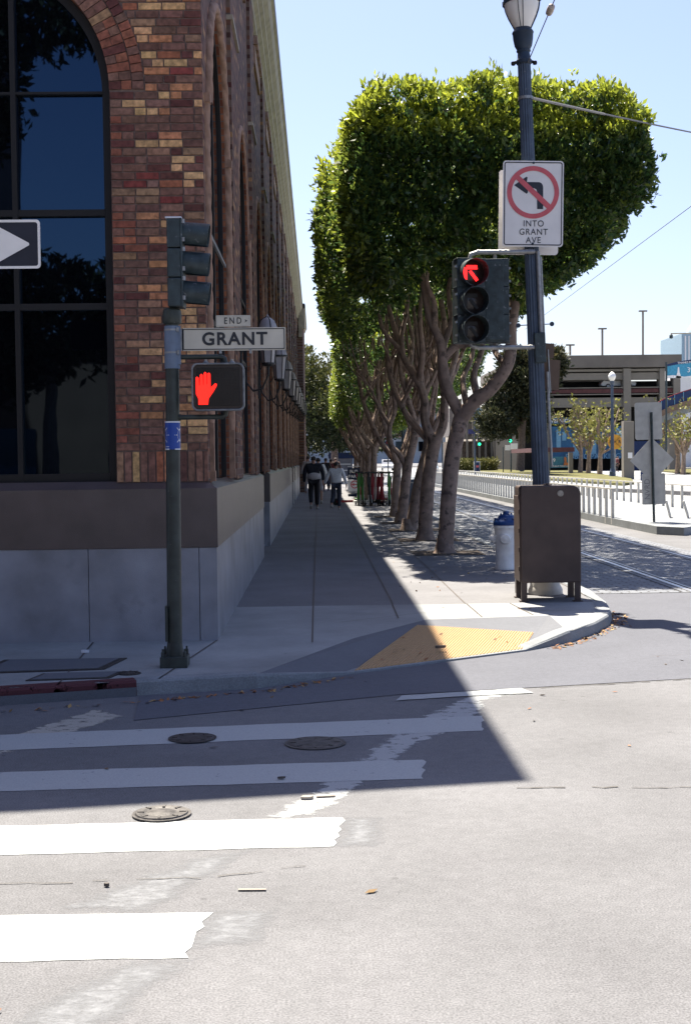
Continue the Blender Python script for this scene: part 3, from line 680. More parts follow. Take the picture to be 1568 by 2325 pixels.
for k, (c, r, s) in enumerate(arch):
    for j, y in enumerate((11.45+BAY*k, c+1.17)):
        q = rc if (k == 0 and j == 0) else rc.copy()
        if q is not rc: COL.objects.link(q)
        if k: q.scale = (.72, .8, 1)
        q.location = (SX-.005 if j == 0 else SX+.015, y, Z0)
    q = ra if k == 0 else ra.copy()
    if k: COL.objects.link(q)
    q.location = (SX+.01 if k == 0 else SX-.02, c, s)
# corbel table: a run of small scalloped arches in every bay
cb_ = MB()
for k in range(5):
    y = -.72*1.0 + k*.36*1.0 - .0; n_ = 8
    for a in range(n_):
        a0, a1 = math.pi*a/n_, math.pi*(a+1)/n_
        for (r0, r1, d) in ((.11, .18, .07),):
            q = [(0, y+r0*math.cos(a0), r0*math.sin(a0)), (0, y+r1*math.cos(a0), r1*math.sin(a0)), (0, y+r1*math.cos(a1), r1*math.sin(a1)), (0, y+r0*math.cos(a1), r0*math.sin(a1))]
            cb_.add(q+[(v[0]+d, v[1], v[2]) for v in q], [(4, 5, 6, 7), (0, 1, 5, 4), (1, 2, 6, 5), (2, 3, 7, 6), (3, 0, 4, 7)])
cb_.prism([(-.9, -.30), (.9, -.30), (.9, -.02), (-.9, -.02)], .035, (0, 0, 0), (0, 1, 0), (0, 0, 1), (1, 0, 0))
c0 = cb_.build('corbel_arches', m_rope, bld)
for k in range(NB):
    q = c0 if k == 0 else c0.copy()
    if k: COL.objects.link(q)
    q.location = (SX+.002, 12.75+BAY*k, 8.1)
st = MB(); st.bar((SX+.02, 11.5, 3.56), (SX+.02, 13.4, 3.57), .022, .03); st.build('tie_rod', m_galv, bld)
pc = MB(); pc.span((0, 0, 0), (.075, 1.2, .05))
for k in range(NB):
    q = pc.build('pilaster_ledge', m_cornice, bld) if k == 0 else q.copy()
    if k: COL.objects.link(q)
    q.location = (SX, 14.48+BAY*k, 6.38)
# stone base: band over granite, with the doorway recess
bs1 = MB(); gr1 = MB(); BX, BY = -.855, 11.14
def bandprism(y0, y1, x=BX):
    bs1.add([(-1.2, y0, .887), (x+.01, y0, .887), (x+.01, y0, 1.385), (SX-.03, y0, 1.45), (-1.2, y0, 1.45), (-1.2, y1, .887), (x+.01, y1, .887), (x+.01, y1, 1.385), (SX-.03, y1, 1.45), (-1.2, y1, 1.45)],
            [(0, 1, 2, 3, 4), (5, 6, 7, 8, 9), (1, 2, 7, 6), (2, 3, 8, 7), (3, 4, 9, 8), (0, 1, 6, 5)])
bf1 = MB(); bf1.add([(-9, BY, .887), (BX+.01, BY, .887), (BX+.01, BY, 1.385), (-9, BY, 1.385), (-9, FY+.02, 1.45), (SX-.03, FY+.02, 1.45)], [(0, 1, 2, 3), (3, 2, 5, 4)]); bf1.build('front_band_course', m_band, bld)
bs1.add([(BX+.01, BY, .887), (BX+.01, 20.9, .887), (BX+.01, 20.9, 1.385), (BX+.01, BY, 1.385), (SX-.03, FY+.02, 1.45), (SX-.03, 20.9, 1.45), (-1.25, 20.9, .887), (-1.25, 20.9, 1.45)], [(0, 1, 2, 3), (3, 2, 5, 4), (1, 6, 7, 5, 2)])
segs = [(23.6, 44.4), (46.4, 48.2), (50.0, 64.2)]
for (a, c) in segs: bandprism(a, c)
for (x0, x1) in ((-9, -6.4), (-6.394, -4.1), (-4.094, -1.938), (-1.932, -1.008), (-1.002, BX)): gr1.span((x0, BY+.006, -.05), (x1, BY+.4, .884))
gr1.span((BX-.3, BY+.4, -.05), (BX, 20.9, .884))
for (a, c) in segs: gr1.span((-1.2, a, -.05), (BX, c, .884))
for (a, c) in ((20.9, 23.6), (44.4, 46.4), (48.2, 50.0)): gr1.span((-1.25, a, -.05), (BX-.10, c, .13))
bs1.build('band_course', m_band, bld); gr1.build('granite_plinth', m_granite, bld)
kd = MB()
for (a, c) in ((20.9, 23.6), (44.4, 46.4), (48.2, 50.0)): kd.span((-1.3, a, .1), (-1.22, c, 1.5))
kd.span((-9, FY+.5, -.1), (-1.26, 63, 8.97))
kd.build('interior_core', m_dark, bld)

# wall lanterns
LN = thing('wall_lantern', 'x', 'lantern', (0, 0, 0), 'lanterns on the side wall')
b = MB(); b.lathe([(.135, .36), (.135, .385), (.125, .42), (.115, .45), (.095, .49), (.06, .52), (.022, .535), (.012, .56), (.001, .58)], 16); b.lathe([(.125, .33), (.142, .335), (.142, .36), (.13, .37)], 16)
cap = b.build('lantern_hood', m_pane_lantern, LN, smooth=True)
b = MB()
for k in range(4): a = k*math.pi/2+.35; b.tube([(math.cos(a)*.137, math.sin(a)*.137, .36), (math.cos(a)*.122, math.sin(a)*.122, .44), (math.cos(a)*.085, math.sin(a)*.085, .505), (0, 0, .55)], .008, 5)
b.lathe([(.128, .335), (.148, .337), (.148, .362), (.128, .364)], 16); b.lathe([(.05, -.04), (.09, -.02), (.09, 0), (.05, .01)], 12); b.tube([(0, 0, -.02), (0, 0, -.14)], .02, 6)
for k in range(6): a = k*math.pi/3; b.tube([(math.cos(a)*.088, math.sin(a)*.088, 0), (math.cos(a)*.13, math.sin(a)*.13, .34)], .007, 5)
b.tube([(0, 0, -.14), (-.08, 0, -.3), (-.2, 0, -.33), (-.3, 0, -.22), (-.36, 0, .02)], .014, 6); b.tube([(-.36, 0, .15), (-.36, 0, -.3)], .018, 6); b.tube([(-.36, 0, .1), (-.22, 0, .3), (-.1, 0, .345)], .009, 5)
b.build('lantern_bracket', m_sigblk, LN)
b = MB(); b.lathe([(.082, .0), (.122, .335)], 6); b.build('lantern_pane', m_pane_lantern, LN)
for k in range(11):
    y = 14.9+BAY*k; loc = (-.535, y, 3.31+.0225*(y-14.9)-.60)
    lab = ('lantern nearest the corner, mostly hidden behind the GRANT street sign', 'second wall lantern from the corner, just below the GRANT sign')[k] if k < 2 else f'black wall lantern with pale panes, {ORD[k]} from the corner along the brick wall'
    LN.scale = (.84, .84, .95)
    if k == 0: LN.location = loc; LN['label'] = lab
    else: dup(LN, loc, lab)

# ================================================================== STREET TREES
def leaf_mesh(name, sprigs, m, parent, per=7, L=(.07, .11), W=.42, cols=None, spread=0.75, lift=0.0):
    # sprigs: (n,3) positions, (n,3) axes, (n,) yellowness 0..1 ; every leaf a small folded blade
    pos, ax, yel = sprigs; n = len(pos)
    pos = np.repeat(pos, per, 0); ax = np.repeat(ax, per, 0); yel = np.repeat(yel, per); N = len(pos)
    d = ax*1.0 + rng.normal(0, spread, (N, 3)); d[:, 2] += lift; d /= np.linalg.norm(d, axis=1, keepdims=True)
    s = np.cross(d, rng.normal(0, 1, (N, 3))); s /= np.linalg.norm(s, axis=1, keepdims=True)
    nn = np.cross(s, d)
    Ln = rng.uniform(L[0], L[1], N)[:, None]; p0 = pos + rng.normal(0, .025, (N, 3))*Ln/.09
    v = np.stack([p0, p0+d*Ln*.5+s*Ln*W*.5+nn*Ln*.08, p0+d*Ln, p0+d*Ln*.5-s*Ln*W*.5+nn*Ln*.08], 1).reshape(-1, 3)
    me = bpy.data.meshes.new(name); me.vertices.add(4*N); me.vertices.foreach_set('co', v.astype(np.float32).ravel())
    me.loops.add(4*N); me.loops.foreach_set('vertex_index', np.arange(4*N, dtype=np.int32))
    me.polygons.add(N); me.polygons.foreach_set('loop_start', np.arange(0, 4*N, 4, dtype=np.int32)); me.polygons.foreach_set('loop_total', np.full(N, 4, dtype=np.int32))
    me.materials.append(m)
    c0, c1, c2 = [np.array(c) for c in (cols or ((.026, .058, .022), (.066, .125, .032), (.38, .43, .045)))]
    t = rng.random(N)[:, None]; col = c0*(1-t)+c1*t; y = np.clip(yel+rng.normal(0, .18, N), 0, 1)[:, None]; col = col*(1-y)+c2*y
    at = me.attributes.new('Col', 'FLOAT_COLOR', 'FACE'); at.data.foreach_set('color', np.concatenate([col, np.ones((N, 1))], 1).astype(np.float32).ravel())
    me.update(); me.validate()
    o = bpy.data.objects.new(name, me); COL.objects.link(o)
    if parent: o.parent = parent
    return o
# clipped profile of the row, (x, z), clockwise from the lower left
PROF = [(1.0, 4.3), (.6, 4.5), (.36, 4.85), (.26, 5.4), (.28, 6.0), (.30, 6.45), (.48, 6.75), (1.1, 6.92), (2.3, 6.98), (3.7, 6.95), (4.55, 6.84), (4.80, 6.5), (4.84, 5.75), (4.66, 5.3), (4.25, 4.8), (3.8, 4.5), (3.2, 4.1), (2.7, 4.5), (1.9, 4.7), (1.4, 4.6)]
def prof_sample(n):
    p = np.array(PROF+[PROF[0]]); e = np.diff(p, axis=0); ln = np.linalg.norm(e, axis=1); wgt = ln/ln.sum()
    k = rng.choice(len(ln), n, p=wgt); t = rng.random(n)[:, None]; q = p[k]+e[k]*t
    nm = np.stack([-e[k][:, 1], e[k][:, 0]], 1)/ln[k][:, None]
    return q, nm
def inside(x, z):
    p = np.array(PROF); c = np.zeros(len(x), bool); j = len(p)-1
    for i in range(len(p)):
        cond = ((p[i, 1] > z) != (p[j, 1] > z)) & (x < (p[j, 0]-p[i, 0])*(z-p[i, 1])/(p[j, 1]-p[i, 1]+1e-9)+p[i, 0]); c ^= cond; j = i
    return c
def fbm(p, s): return np.array([noise.noise(Vector(q)*s) for q in p])
PCX, PCZ = 2.4, 5.5
def crown(y0, y1, dens, front, seed, per=7, L=(.07, .115), under=True):
    # sprigs on the clipped shell between y0 and y1 (local), with holes, tufts and an inner layer; front: clipped end face
    rs = np.random.default_rng(seed)
    n = int(dens*14*(y1-y0)); q, nm = prof_sample(n); y = rs.uniform(y0, y1, n)
    pos = np.stack([q[:, 0], y, q[:, 1]], 1); nor = np.stack([nm[:, 0], np.zeros(n), nm[:, 1]], 1)
    if front:
        nf = int(dens*13); x = rs.uniform(-.05, 4.9, nf*3); z = rs.uniform(3.6, 7.05, nf*3); ok = inside(x, z); x, z = x[ok], z[ok]
        pf = np.stack([x, np.full(len(x), y0), z], 1); nf_ = np.tile([0, -1.0, 0], (len(x), 1))
        pf[:, 1] += np.clip((z-5.9), 0, 1.2)**2*1.05 + np.clip(4.95-z, 0, 2)*.55       # top rounds back, bottom undercut
        nf_[:, 2] = np.clip((z-5.9), 0, 1.2)*1.5; nf_ /= np.linalg.norm(nf_, axis=1, keepdims=True)
        pos = np.concatenate([pos, pf]); nor = np.concatenate([nor, nf_])
    if front:                                     # round off the edges of the end
        k = np.clip(1-(pos[:, 1]-y0)/.4, 0, 1)**2*.045
        pos[:, 0] = PCX+(pos[:, 0]-PCX)*(1-k); pos[:, 2] = PCZ+(pos[:, 2]-PCZ)*(1-k*.8)
    f = fbm(pos+seed*3.1, 1.5); g = fbm(pos+seed, 4.2)
    dep = np.minimum(.20*f + .15*g, .13)
    pos = pos + nor*dep[:, None]
    keep = (f+.35*g > -.36) | (rs.random(len(pos)) < .3)
    tuft = (rs.random(len(pos)) < .035) & (nor[:, 2] > .5); pos[tuft, 2] += rs.uniform(.05, .2, tuft.sum())
    stray = (rs.random(len(pos)) < .02); pos[stray] += nor[stray]*rs.uniform(.05, .2, (stray.sum(), 1))
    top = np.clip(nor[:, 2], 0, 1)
    yel = np.clip(top*.55 + np.clip((pos[:, 2]-6.1)/.4, 0, 1)*.95 + np.clip(-nor[:, 0], 0, 1)*.38 + dep*1.25 - .08, 0, 1)  # left-facing leaves yellowed to paint in sunlight; top is lime new growth
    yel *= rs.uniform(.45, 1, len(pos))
    ax = nor*.7 + np.array([0, 0, .55]) + rs.normal(0, .25, pos.shape); ax /= np.linalg.norm(ax, axis=1, keepdims=True)
    pos, ax, yel = pos[keep], ax[keep], yel[keep]
    # inner layers, larger leaves, older and darker growth
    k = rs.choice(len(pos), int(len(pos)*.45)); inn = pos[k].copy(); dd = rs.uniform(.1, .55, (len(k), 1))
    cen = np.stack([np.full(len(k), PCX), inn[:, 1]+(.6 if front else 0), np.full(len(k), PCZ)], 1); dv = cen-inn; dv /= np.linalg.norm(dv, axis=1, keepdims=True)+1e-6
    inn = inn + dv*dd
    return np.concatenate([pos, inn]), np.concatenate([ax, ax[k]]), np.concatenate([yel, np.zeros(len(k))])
def limb(b, pts, r0, r1, n=8):
    # smooth Catmull-Rom limb
    pts = [Vector(p) for p in pts]; Q = []; m_ = len(pts)
    for i in range(m_-1):
        a, p, c, d = pts[max(i-1, 0)], pts[i], pts[i+1], pts[min(i+2, m_-1)]
        for k in range(5):
            t = k/5; Q.append(.5*((2*p)+(c-a)*t+(2*a-5*p+4*c-d)*t*t+(3*p-a-3*c+d)*t**3))
    Q.append(pts[-1]); N = len(Q)
    b.tube(Q, [r0+(r1-r0)*(i/(N-1))**.8 for i in range(N)], n)
def up_branch(b, p, dx, dy, ztop, r, depth, rr):
    p = Vector(p); h = ztop-p.z
    a = p+Vector((dx*.55, dy*.55, h*.22)); c = p+Vector((dx*.95+rr.uniform(-.1, .1), dy*.95+rr.uniform(-.1, .1), h*.55)); e = p+Vector((dx*1.05+rr.uniform(-.15, .15), dy*1.05, h))
    limb(b, [p, a, c, e], r, r*.45)
    if depth > 0:
        for s_ in (0, 1, 1) if rr.random() < .6 else (0, 1):
            st_ = a.lerp(c, rr.uniform(.1, .9)) if s_ else a.lerp(c, rr.uniform(-.3, .4))
            up_branch(b, st_, rr.uniform(-.5, .5), rr.uniform(-.55, .45), ztop+rr.uniform(-.2, .3), r*.62, depth-1, rr)
def trunk_mesh(seed, h=1.75, lean=.1, fork=3, r=.125):
    rr = random.Random(seed); b = MB(); f = Vector((lean, rr.uniform(-.1, .1), h))
    Q = [Vector((0, 0, -.08)), Vector((0, 0, .06)), Vector((.01, 0, .35)), Vector((lean*.4, 0, h*.55)), f]
    limb(b, Q, r*1.0, r*.86, 12); b.lathe([(r*1.5, -.06), (r*1.22, .06), (r*1.05, .18), (r*.85, .3)], 12)
    a0 = rr.uniform(0, 6.28)
    for k in range(fork):
        a = a0+k*6.283/fork+rr.uniform(-.4, .4); L_ = rr.uniform(.5, 1.05)
        up_branch(b, f-Vector((0, 0, .12)), math.cos(a)*L_*1.25, math.sin(a)*L_*.9, rr.uniform(4.5, 5.0), r*.70, 2, rr)
    return b
g_tree = 'clipped ficus trees in a row along the kerb'
labs = ['nearest clipped ficus, smooth grey trunk leaning right behind the traffic signal', 'second clipped ficus from the corner, forked trunk just left of the first',
        'third clipped ficus from the corner, trunk slanting hard to the right', 'fourth clipped ficus, low fork with one thin curved limb to the left', 'fifth clipped ficus, straight trunk beside the white and green scooter']
def T(x, y, i):
    lab = labs[i] if i < len(labs) else f'clipped ficus deep in the row, {ORD[i]} trunk counted from the corner'
    return thing('ficus_tree', lab, 'tree', (x, y, SW), g_tree)
# first tree: trunk and limbs follow the photograph
t1 = T(2.03, 21.2, 0); b = MB(); o1 = Vector((2.03, 21.2, SW))
def L1(ps, r0, r1, n=9): limb(b, [P(px, py, Y)-o1 for px, py, Y in ps], r0, r1, n)
L1([(1010, 1262, 21.2), (1011, 1235, 21.2), (1016, 1150, 21.2), (1026, 1040, 21.2), (1042, 965, 21.2), (1052, 930, 21.2)], .128, .125, 14)
b.lathe([(.21, -.02), (.165, .05), (.135, .16), (.11, .3)], 14, (0, 0, 0))
L1([(1046, 950, 21.2), (1075, 912, 21.1), (1110, 885, 21.0), (1145, 840, 20.9), (1158, 800, 20.9), (1160, 740, 20.9), (1172, 660, 20.8), (1180, 590, 20.8)], .125, .075, 10)
L1([(1048, 945, 21.2), (1018, 890, 21.2), (1005, 830, 21.2), (1000, 780, 21.2), (975, 720, 21.3), (962, 650, 21.3), (950, 600, 21.3)], .105, .05, 10)
L1([(1003, 815, 21.2), (1035, 785, 21.2), (1070, 775, 21.1), (1090, 720, 21.0), (1105, 640, 21.0)], .075, .04)
L1([(985, 740, 21.25), (985, 690, 21.2), (968, 640, 21.1), (975, 590, 21.1)], .06, .03); L1([(1000, 800, 21.2), (1022, 730, 21.6), (1018, 650, 21.8), (1040, 590, 21.8)], .06, .03)
L1([(1035, 785, 21.15), (1040, 720, 21.2), (1058, 660, 21.3)], .045, .025); L1([(1150, 830, 20.9), (1120, 790, 21.5), (1115, 700, 21.9), (1130, 600, 22)], .06, .03)
L1([(1085, 905, 21.1), (1075, 850, 21.5), (1095, 780, 21.8), (1100, 650, 22)], .07, .035); L1([(1060, 925, 21.2), (1050, 860, 21.6), (1072, 800, 22), (1078, 650, 22)], .06, .03)
for px, py, Y in ((1098, 900, 20.965), (1046, 975, 21.085)):
    c = P(px, py, Y)-o1; b.lathe([(.06, -.05), (.055, .01), (.035, .022), (.03, .004), (.001, .0)], 12, c, 0, Matrix.Rotation(R(90), 3, 'X'))
b.build('trunk', m_bark, t1, smooth=True)
t2 = T(2.01, 24.8, 1); b = MB(); o1 = Vector((2.01, 24.8, SW))
L1([(962, 1228, 24.8), (964, 1200, 24.8), (970, 1110, 24.8), (980, 1030, 24.8), (990, 990, 24.8)], .14, .125, 14); b.lathe([(.21, -.02), (.17, .08), (.13, .25)], 14)
L1([(985, 1005, 24.8), (965, 960, 24.8), (962, 900, 24.8), (940, 850, 24.8), (915, 810, 24.9), (893, 740, 25), (880, 690, 25)], .10, .045)
L1([(987, 1000, 24.8), (1005, 965, 24.8), (1008, 900, 24.7), (1000, 840, 24.6), (1010, 760, 24.6), (1000, 680, 24.6)], .095, .05)
L1([(915, 810, 24.9), (912, 760, 24.9), (925, 690, 24.9), (915, 620, 24.9)], .055, .03); L1([(905, 790, 24.9), (870, 750, 24.9), (858, 700, 25), (845, 660, 25)], .05, .025)
L1([(950, 865, 24.8), (958, 800, 24.5), (952, 720, 24.3), (960, 640, 24.3)], .07, .035); L1([(1005, 880, 24.7), (1030, 820, 25), (1042, 740, 25.2), (1036, 640, 25.3)], .07, .035); L1([(930, 835, 24.8), (935, 770, 25.2), (922, 700, 25.4), (930, 640, 25.4)], .05, .03)
b.build('trunk', m_bark, t2, smooth=True)
t3 = T(1.93, 28.3, 2); b = MB(); o1 = Vector((1.93, 28.3, SW))
L1([(930, 1208, 28.3), (936, 1180, 28.3), (950, 1100, 28.3), (968, 1030, 28.2), (975, 990, 28.2)], .135, .115, 12); b.lathe([(.19, -.02), (.15, .1), (.12, .25)], 12)
rr = random.Random(5)
for k in range(4): up_branch(b, P(973, 1000, 28.2)-o1, (-.9, -.2, .5, .2)[k], (.2, -.5, .1, .6)[k], 4.7, .085, 2, rr)
b.build('trunk', m_bark, t3, smooth=True)
t4 = T(1.98, 31.6, 3); b = MB(); o1 = Vector((1.98, 31.6, SW))
L1([(912, 1190, 31.6), (914, 1150, 31.6), (922, 1080, 31.6), (926, 1050, 31.6), (938, 1000, 31.6), (945, 950, 31.6)], .135, .10, 12); b.lathe([(.18, -.02), (.15, .1), (.12, .25)], 12)
L1([(922, 1060, 31.6), (905, 1030, 31.6), (888, 1010, 31.6), (884, 970, 31.6), (895, 930, 31.6), (893, 870, 31.6), (905, 800, 31.6)], .07, .05)
for k in range(3): up_branch(b, P(943, 962, 31.6)-o1, (.4, -.3, .1)[k], (.2, -.4, .5)[k], 4.7, .08, 2, rr)
up_branch(b, P(884, 965, 31.6)-o1, -.5, .2, 4.6, .05, 2, rr)
b.build('trunk', m_bark, t4, smooth=True)
TR = [t1, t2, t3, t4]
vts = [trunk_mesh(s_, h_, l_, 4).build('trunk', m_bark, None, smooth=True) for s_, h_, l_ in ((11, 1.9, .02), (23, 1.5, .1), (37, 2.1, .05))]
used = set()
for i in range(4, len(TY)):
    t = T(2.0+random.uniform(-.06, .06), TY[i], i); v = vts[i % 3]
    if i % 3 in used: v = v.copy(); COL.objects.link(v)
    used.add(i % 3); v.parent = t; TR.append(t)
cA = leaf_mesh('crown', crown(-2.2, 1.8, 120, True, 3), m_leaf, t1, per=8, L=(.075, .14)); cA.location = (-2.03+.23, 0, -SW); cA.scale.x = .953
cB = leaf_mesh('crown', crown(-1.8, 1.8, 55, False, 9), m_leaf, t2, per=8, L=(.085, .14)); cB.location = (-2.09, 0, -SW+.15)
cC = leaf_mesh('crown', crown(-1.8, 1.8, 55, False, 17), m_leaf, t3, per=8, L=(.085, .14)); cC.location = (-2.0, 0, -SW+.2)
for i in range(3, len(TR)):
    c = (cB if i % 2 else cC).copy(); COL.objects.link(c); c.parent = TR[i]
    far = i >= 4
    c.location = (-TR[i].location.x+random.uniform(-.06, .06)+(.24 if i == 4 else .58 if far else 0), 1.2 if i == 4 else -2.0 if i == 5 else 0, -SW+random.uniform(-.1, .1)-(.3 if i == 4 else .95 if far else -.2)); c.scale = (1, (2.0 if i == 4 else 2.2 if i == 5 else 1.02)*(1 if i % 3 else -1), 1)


# ================================================================== LEFT SIGNAL POLE AND ITS SIGNS
LP = Vector((-1.068, 9.742, SW))
sp0 = thing('signal_pole', 'dark green signal pole with square foot standing in shade before the brick corner', 'signal pole', LP)
b = MB(); b.tube([(0, 0, .05), (.008, 0, 1.2), (.02, 0, 2.54)], [.055, .053, .049], 20); b.lathe([(.052, .0), (.062, .01), (.062, .06), (.054, .11)], 16, (0, 0, .07)); b.box((-.052, -.02, .32), (.02, .07, .26)); b.build('pole', m_polegreen, sp0, smooth=True)
b = MB(); b.box((0, 0, .04), (.2, .2, .08)); 
for sx_, sy_ in ((1, 1), (1, -1), (-1, 1), (-1, -1)): b.lathe([(.014, .08), (.014, .115), (.008, .12), (.008, .14)], 6, (sx_*.08, sy_*.08, 0))
b.build('base_plate', m_polegreen, sp0, bevel=.006)
b = MB(); b.tube([(.018, 0, 2.19), (.02, 0, 2.5)], .057, 20); b.box((.068, -.02, 2.36), (.03, .03, .28)); b.build('sleeve', m_polesleeve, sp0, smooth=True)
for z in (2.465, 2.30): b = MB(); b.tube([(.019, 0, z), (.019, 0, z+.014)], .059, 20); b.box((.066, -.045, z+.007), (.016, .02, .03)); b.build('clamp_band', m_galv, sp0)
b = MB(); b.lathe([(.06, 0), (.068, .01), (.07, .06), (.066, .1), (.05, .115)], 20, (.022, 0, 2.515)); b.build('collar', m_polegreen, sp0, smooth=True)
b = MB()
def sticker(b, z0, z1, r, a0, a1, n=14):
    for k in range(n):
        u, v = a0+(a1-a0)*k/n, a0+(a1-a0)*(k+1)/n
        b.quad((.012+r*math.cos(u), r*math.sin(u), z0), (.012+r*math.cos(v), r*math.sin(v), z0), (.012+r*math.cos(v), r*math.sin(v), z1), (.012+r*math.cos(u), r*math.sin(u), z1))
sticker(b, 1.60, 1.805, .0555, -math.pi, 0.4); stk_ = b.build('sticker', m_sticker, sp0)
b = MB(); sticker(b, 1.795, 1.806, .0559, -math.pi, .4); sticker(b, 1.597, 1.606, .0559, -math.pi, -math.pi*.62); sticker(b, 1.597, 1.606, .0559, -math.pi*.38, .4)
def onpole(u, z): return (.012+.0562*math.cos(u), .0562*math.sin(u), z)
sticker(b, 1.618, 1.622, .0560, -2.6, -2.0); b.build('sticker_border', m_stickerw, stk_)
for uc in (-math.pi*1.0, -.02):           # the two white ship-wheel emblems, half round the pole
    b = MB()
    for k in range(12):
        a0, a1 = 2*math.pi*k/12, 2*math.pi*(k+1)/12
        b.add([onpole(uc, 1.705)]+[onpole(uc+math.cos(a)*.8, 1.705+.052*math.sin(a)) for a in (a0, a1)], [(0, 1, 2)])
    for k in range(8):
        a = k*math.pi/4; w_ = .06
        b.add([onpole(uc+math.cos(a-w_)*.8, 1.705+.052*math.sin(a-w_)), onpole(uc+math.cos(a+w_)*.8, 1.705+.052*math.sin(a+w_)), onpole(uc+math.cos(a+w_*.6)*1.2, 1.705+.076*math.sin(a+w_*.6)), onpole(uc+math.cos(a-w_*.6)*1.2, 1.705+.076*math.sin(a-w_*.6))], [(0, 1, 2, 3)])
    b.build('emblem', m_stickerw, stk_)


# vehicle signal on its top, seen from the side (faces right)
def tunnel(b, r, L_, ax, up=Vector((0, 0, 1)), c=Vector((0, 0, 0)), open_=.9, cut=.35, n=22, t=.006):
    side = ax.cross(up); vs = []
    for rr_ in (r, r-t):
        for k in range(n+1):
            a = -math.pi/2+open_/2+(2*math.pi-open_)*k/n; q = side*math.cos(a)*rr_+up*math.sin(a)*rr_
            Lk = L_*(1-cut*(.5-.5*math.sin(a))); vs += [c+q, c+q+ax*Lk]
    m_ = 2*(n+1); fs = []
    for k in range(n):
        i = 2*k; fs += [(i, i+2, i+3, i+1), (m_+i, m_+i+1, m_+i+3, m_+i+2), (i+1, i+3, m_+i+3, m_+i+1)]
    b.add(vs, fs)
s1 = thing('traffic_signal', 'green three section traffic signal seen side on atop the dark left pole', 'traffic signal', LP+Vector((.052, 0, 2.63)))
b = MB()
for k in range(3): b.box((0, 0, .108+k*.212), (.10, .20, .206))
b.box((.056, 0, .32), (.016, .215, .64)); b.build('housing', m_sigdark, s1, bevel=.012)
b = MB(); b.box((0, 0, .645), (.12, .19, .012)); b.build('flaking_cap', m_stickerw, s1, bevel=.004)
b = MB()
for z in (.05, .19, .26, .40, .47, .6): b.lathe([(.012, 0), (.012, .03)], 8, (.07, -.10, z))
b.build('door_hinge', m_galv, s1)
for k in range(3):
    b = MB(); tunnel(b, .088, .20, Vector((1, 0, -.09)).normalized(), c=Vector((.06, 0, .115+k*.212)), open_=1.1, cut=.12); b.build('visor', m_sigdark, s1, smooth=True)
    b = MB(); b.lathe([(.08, 0), (.05, .012), (.001, .018)], 16, (.072, 0, .115+k*.212), 0, Matrix.Rotation(R(90), 3, 'Y')); b.build('lens', m_lens, s1, smooth=True)
# GRANT sign
def rrect(w_, h_, r, n=5):
    out = []
    for cx_, cy_, a0 in ((w_/2-r, h_/2-r, 0), (-w_/2+r, h_/2-r, 90), (-w_/2+r, -h_/2+r, 180), (w_/2-r, -h_/2+r, 270)):
        for k in range(n+1): a = R(a0+90*k/n); out.append((cx_+r*math.cos(a), cy_+r*math.sin(a)))
    return out
def frame_ring(b, outer, inner, o, ex, ux=(1, 0, 0), uy=(0, 0, 1), un=(0, 1, 0)):
    o, ux, uy, un = Vector(o), Vector(ux), Vector(uy), Vector(un); n_ = len(outer)
    O = [o+ux*x+uy*y for x, y in outer]; I = [o+ux*x+uy*y for x, y in inner]
    b.add(O+I+[v+un*ex for v in O]+[v+un*ex for v in I], sum([[(k, (k+1) % n_, n_+(k+1) % n_, n_+k), (2*n_+k, 2*n_+(k+1) % n_, 3*n_+(k+1) % n_, 3*n_+k), (k, (k+1) % n_, 2*n_+(k+1) % n_, 2*n_+k), (n_+k, n_+(k+1) % n_, 3*n_+(k+1) % n_, 3*n_+k)] for k in range(n_)], []))
gs = thing('street_name_sign', 'aged white enamel street sign reading GRANT on the dark left pole', 'street sign', (-.597, 9.735, 2.5015))
b = MB(); b.prism(rrect(.756, .166, .006), .012, (0, -.006, 0)); b.build('sign_panel', m_enamel, gs)
b = MB(); frame_ring(b, rrect(.742, .152, .006), rrect(.73, .14, .006), (0, -.0085, 0), .002); b.build('border', m_black, gs)
text('GRANT', .128, m_black, gs, (0.005, -.0085, -.002), bold=.0035, sx=1.02, space=1.13)
for x in (-.10, .12): b = MB(); b.box((x, 0, -.09), (.018, .02, .03)); b.build('clip', m_galv, gs)
b = MB(); b.box((-.385, 0, 0), (.03, .012, .16)); b.build('bracket', m_galv, gs)
es = thing('street_name_sign', 'small weathered END plate with arrow mounted above the GRANT sign', 'street sign', (-.60, 9.735, 2.634))
b = MB(); b.prism(rrect(.252, .082, .005), .01, (0, -.005, 0)); b.build('sign_panel', m_enamel, es)
b = MB(); frame_ring(b, rrect(.24, .07, .005), rrect(.235, .065, .005), (0, -.0068, 0), .0018); b.build('border', m_signback, es)
text('END', .066, m_black, es, (-.003, -.007, -.001), bold=.0004, sx=.78, space=1.5)
b = MB(); b.prism([(.083, .012), (.105, 0), (.083, -.012), (.09, 0)], .0015, (0, -.0068, 0)); b.build('arrow', m_black, es)
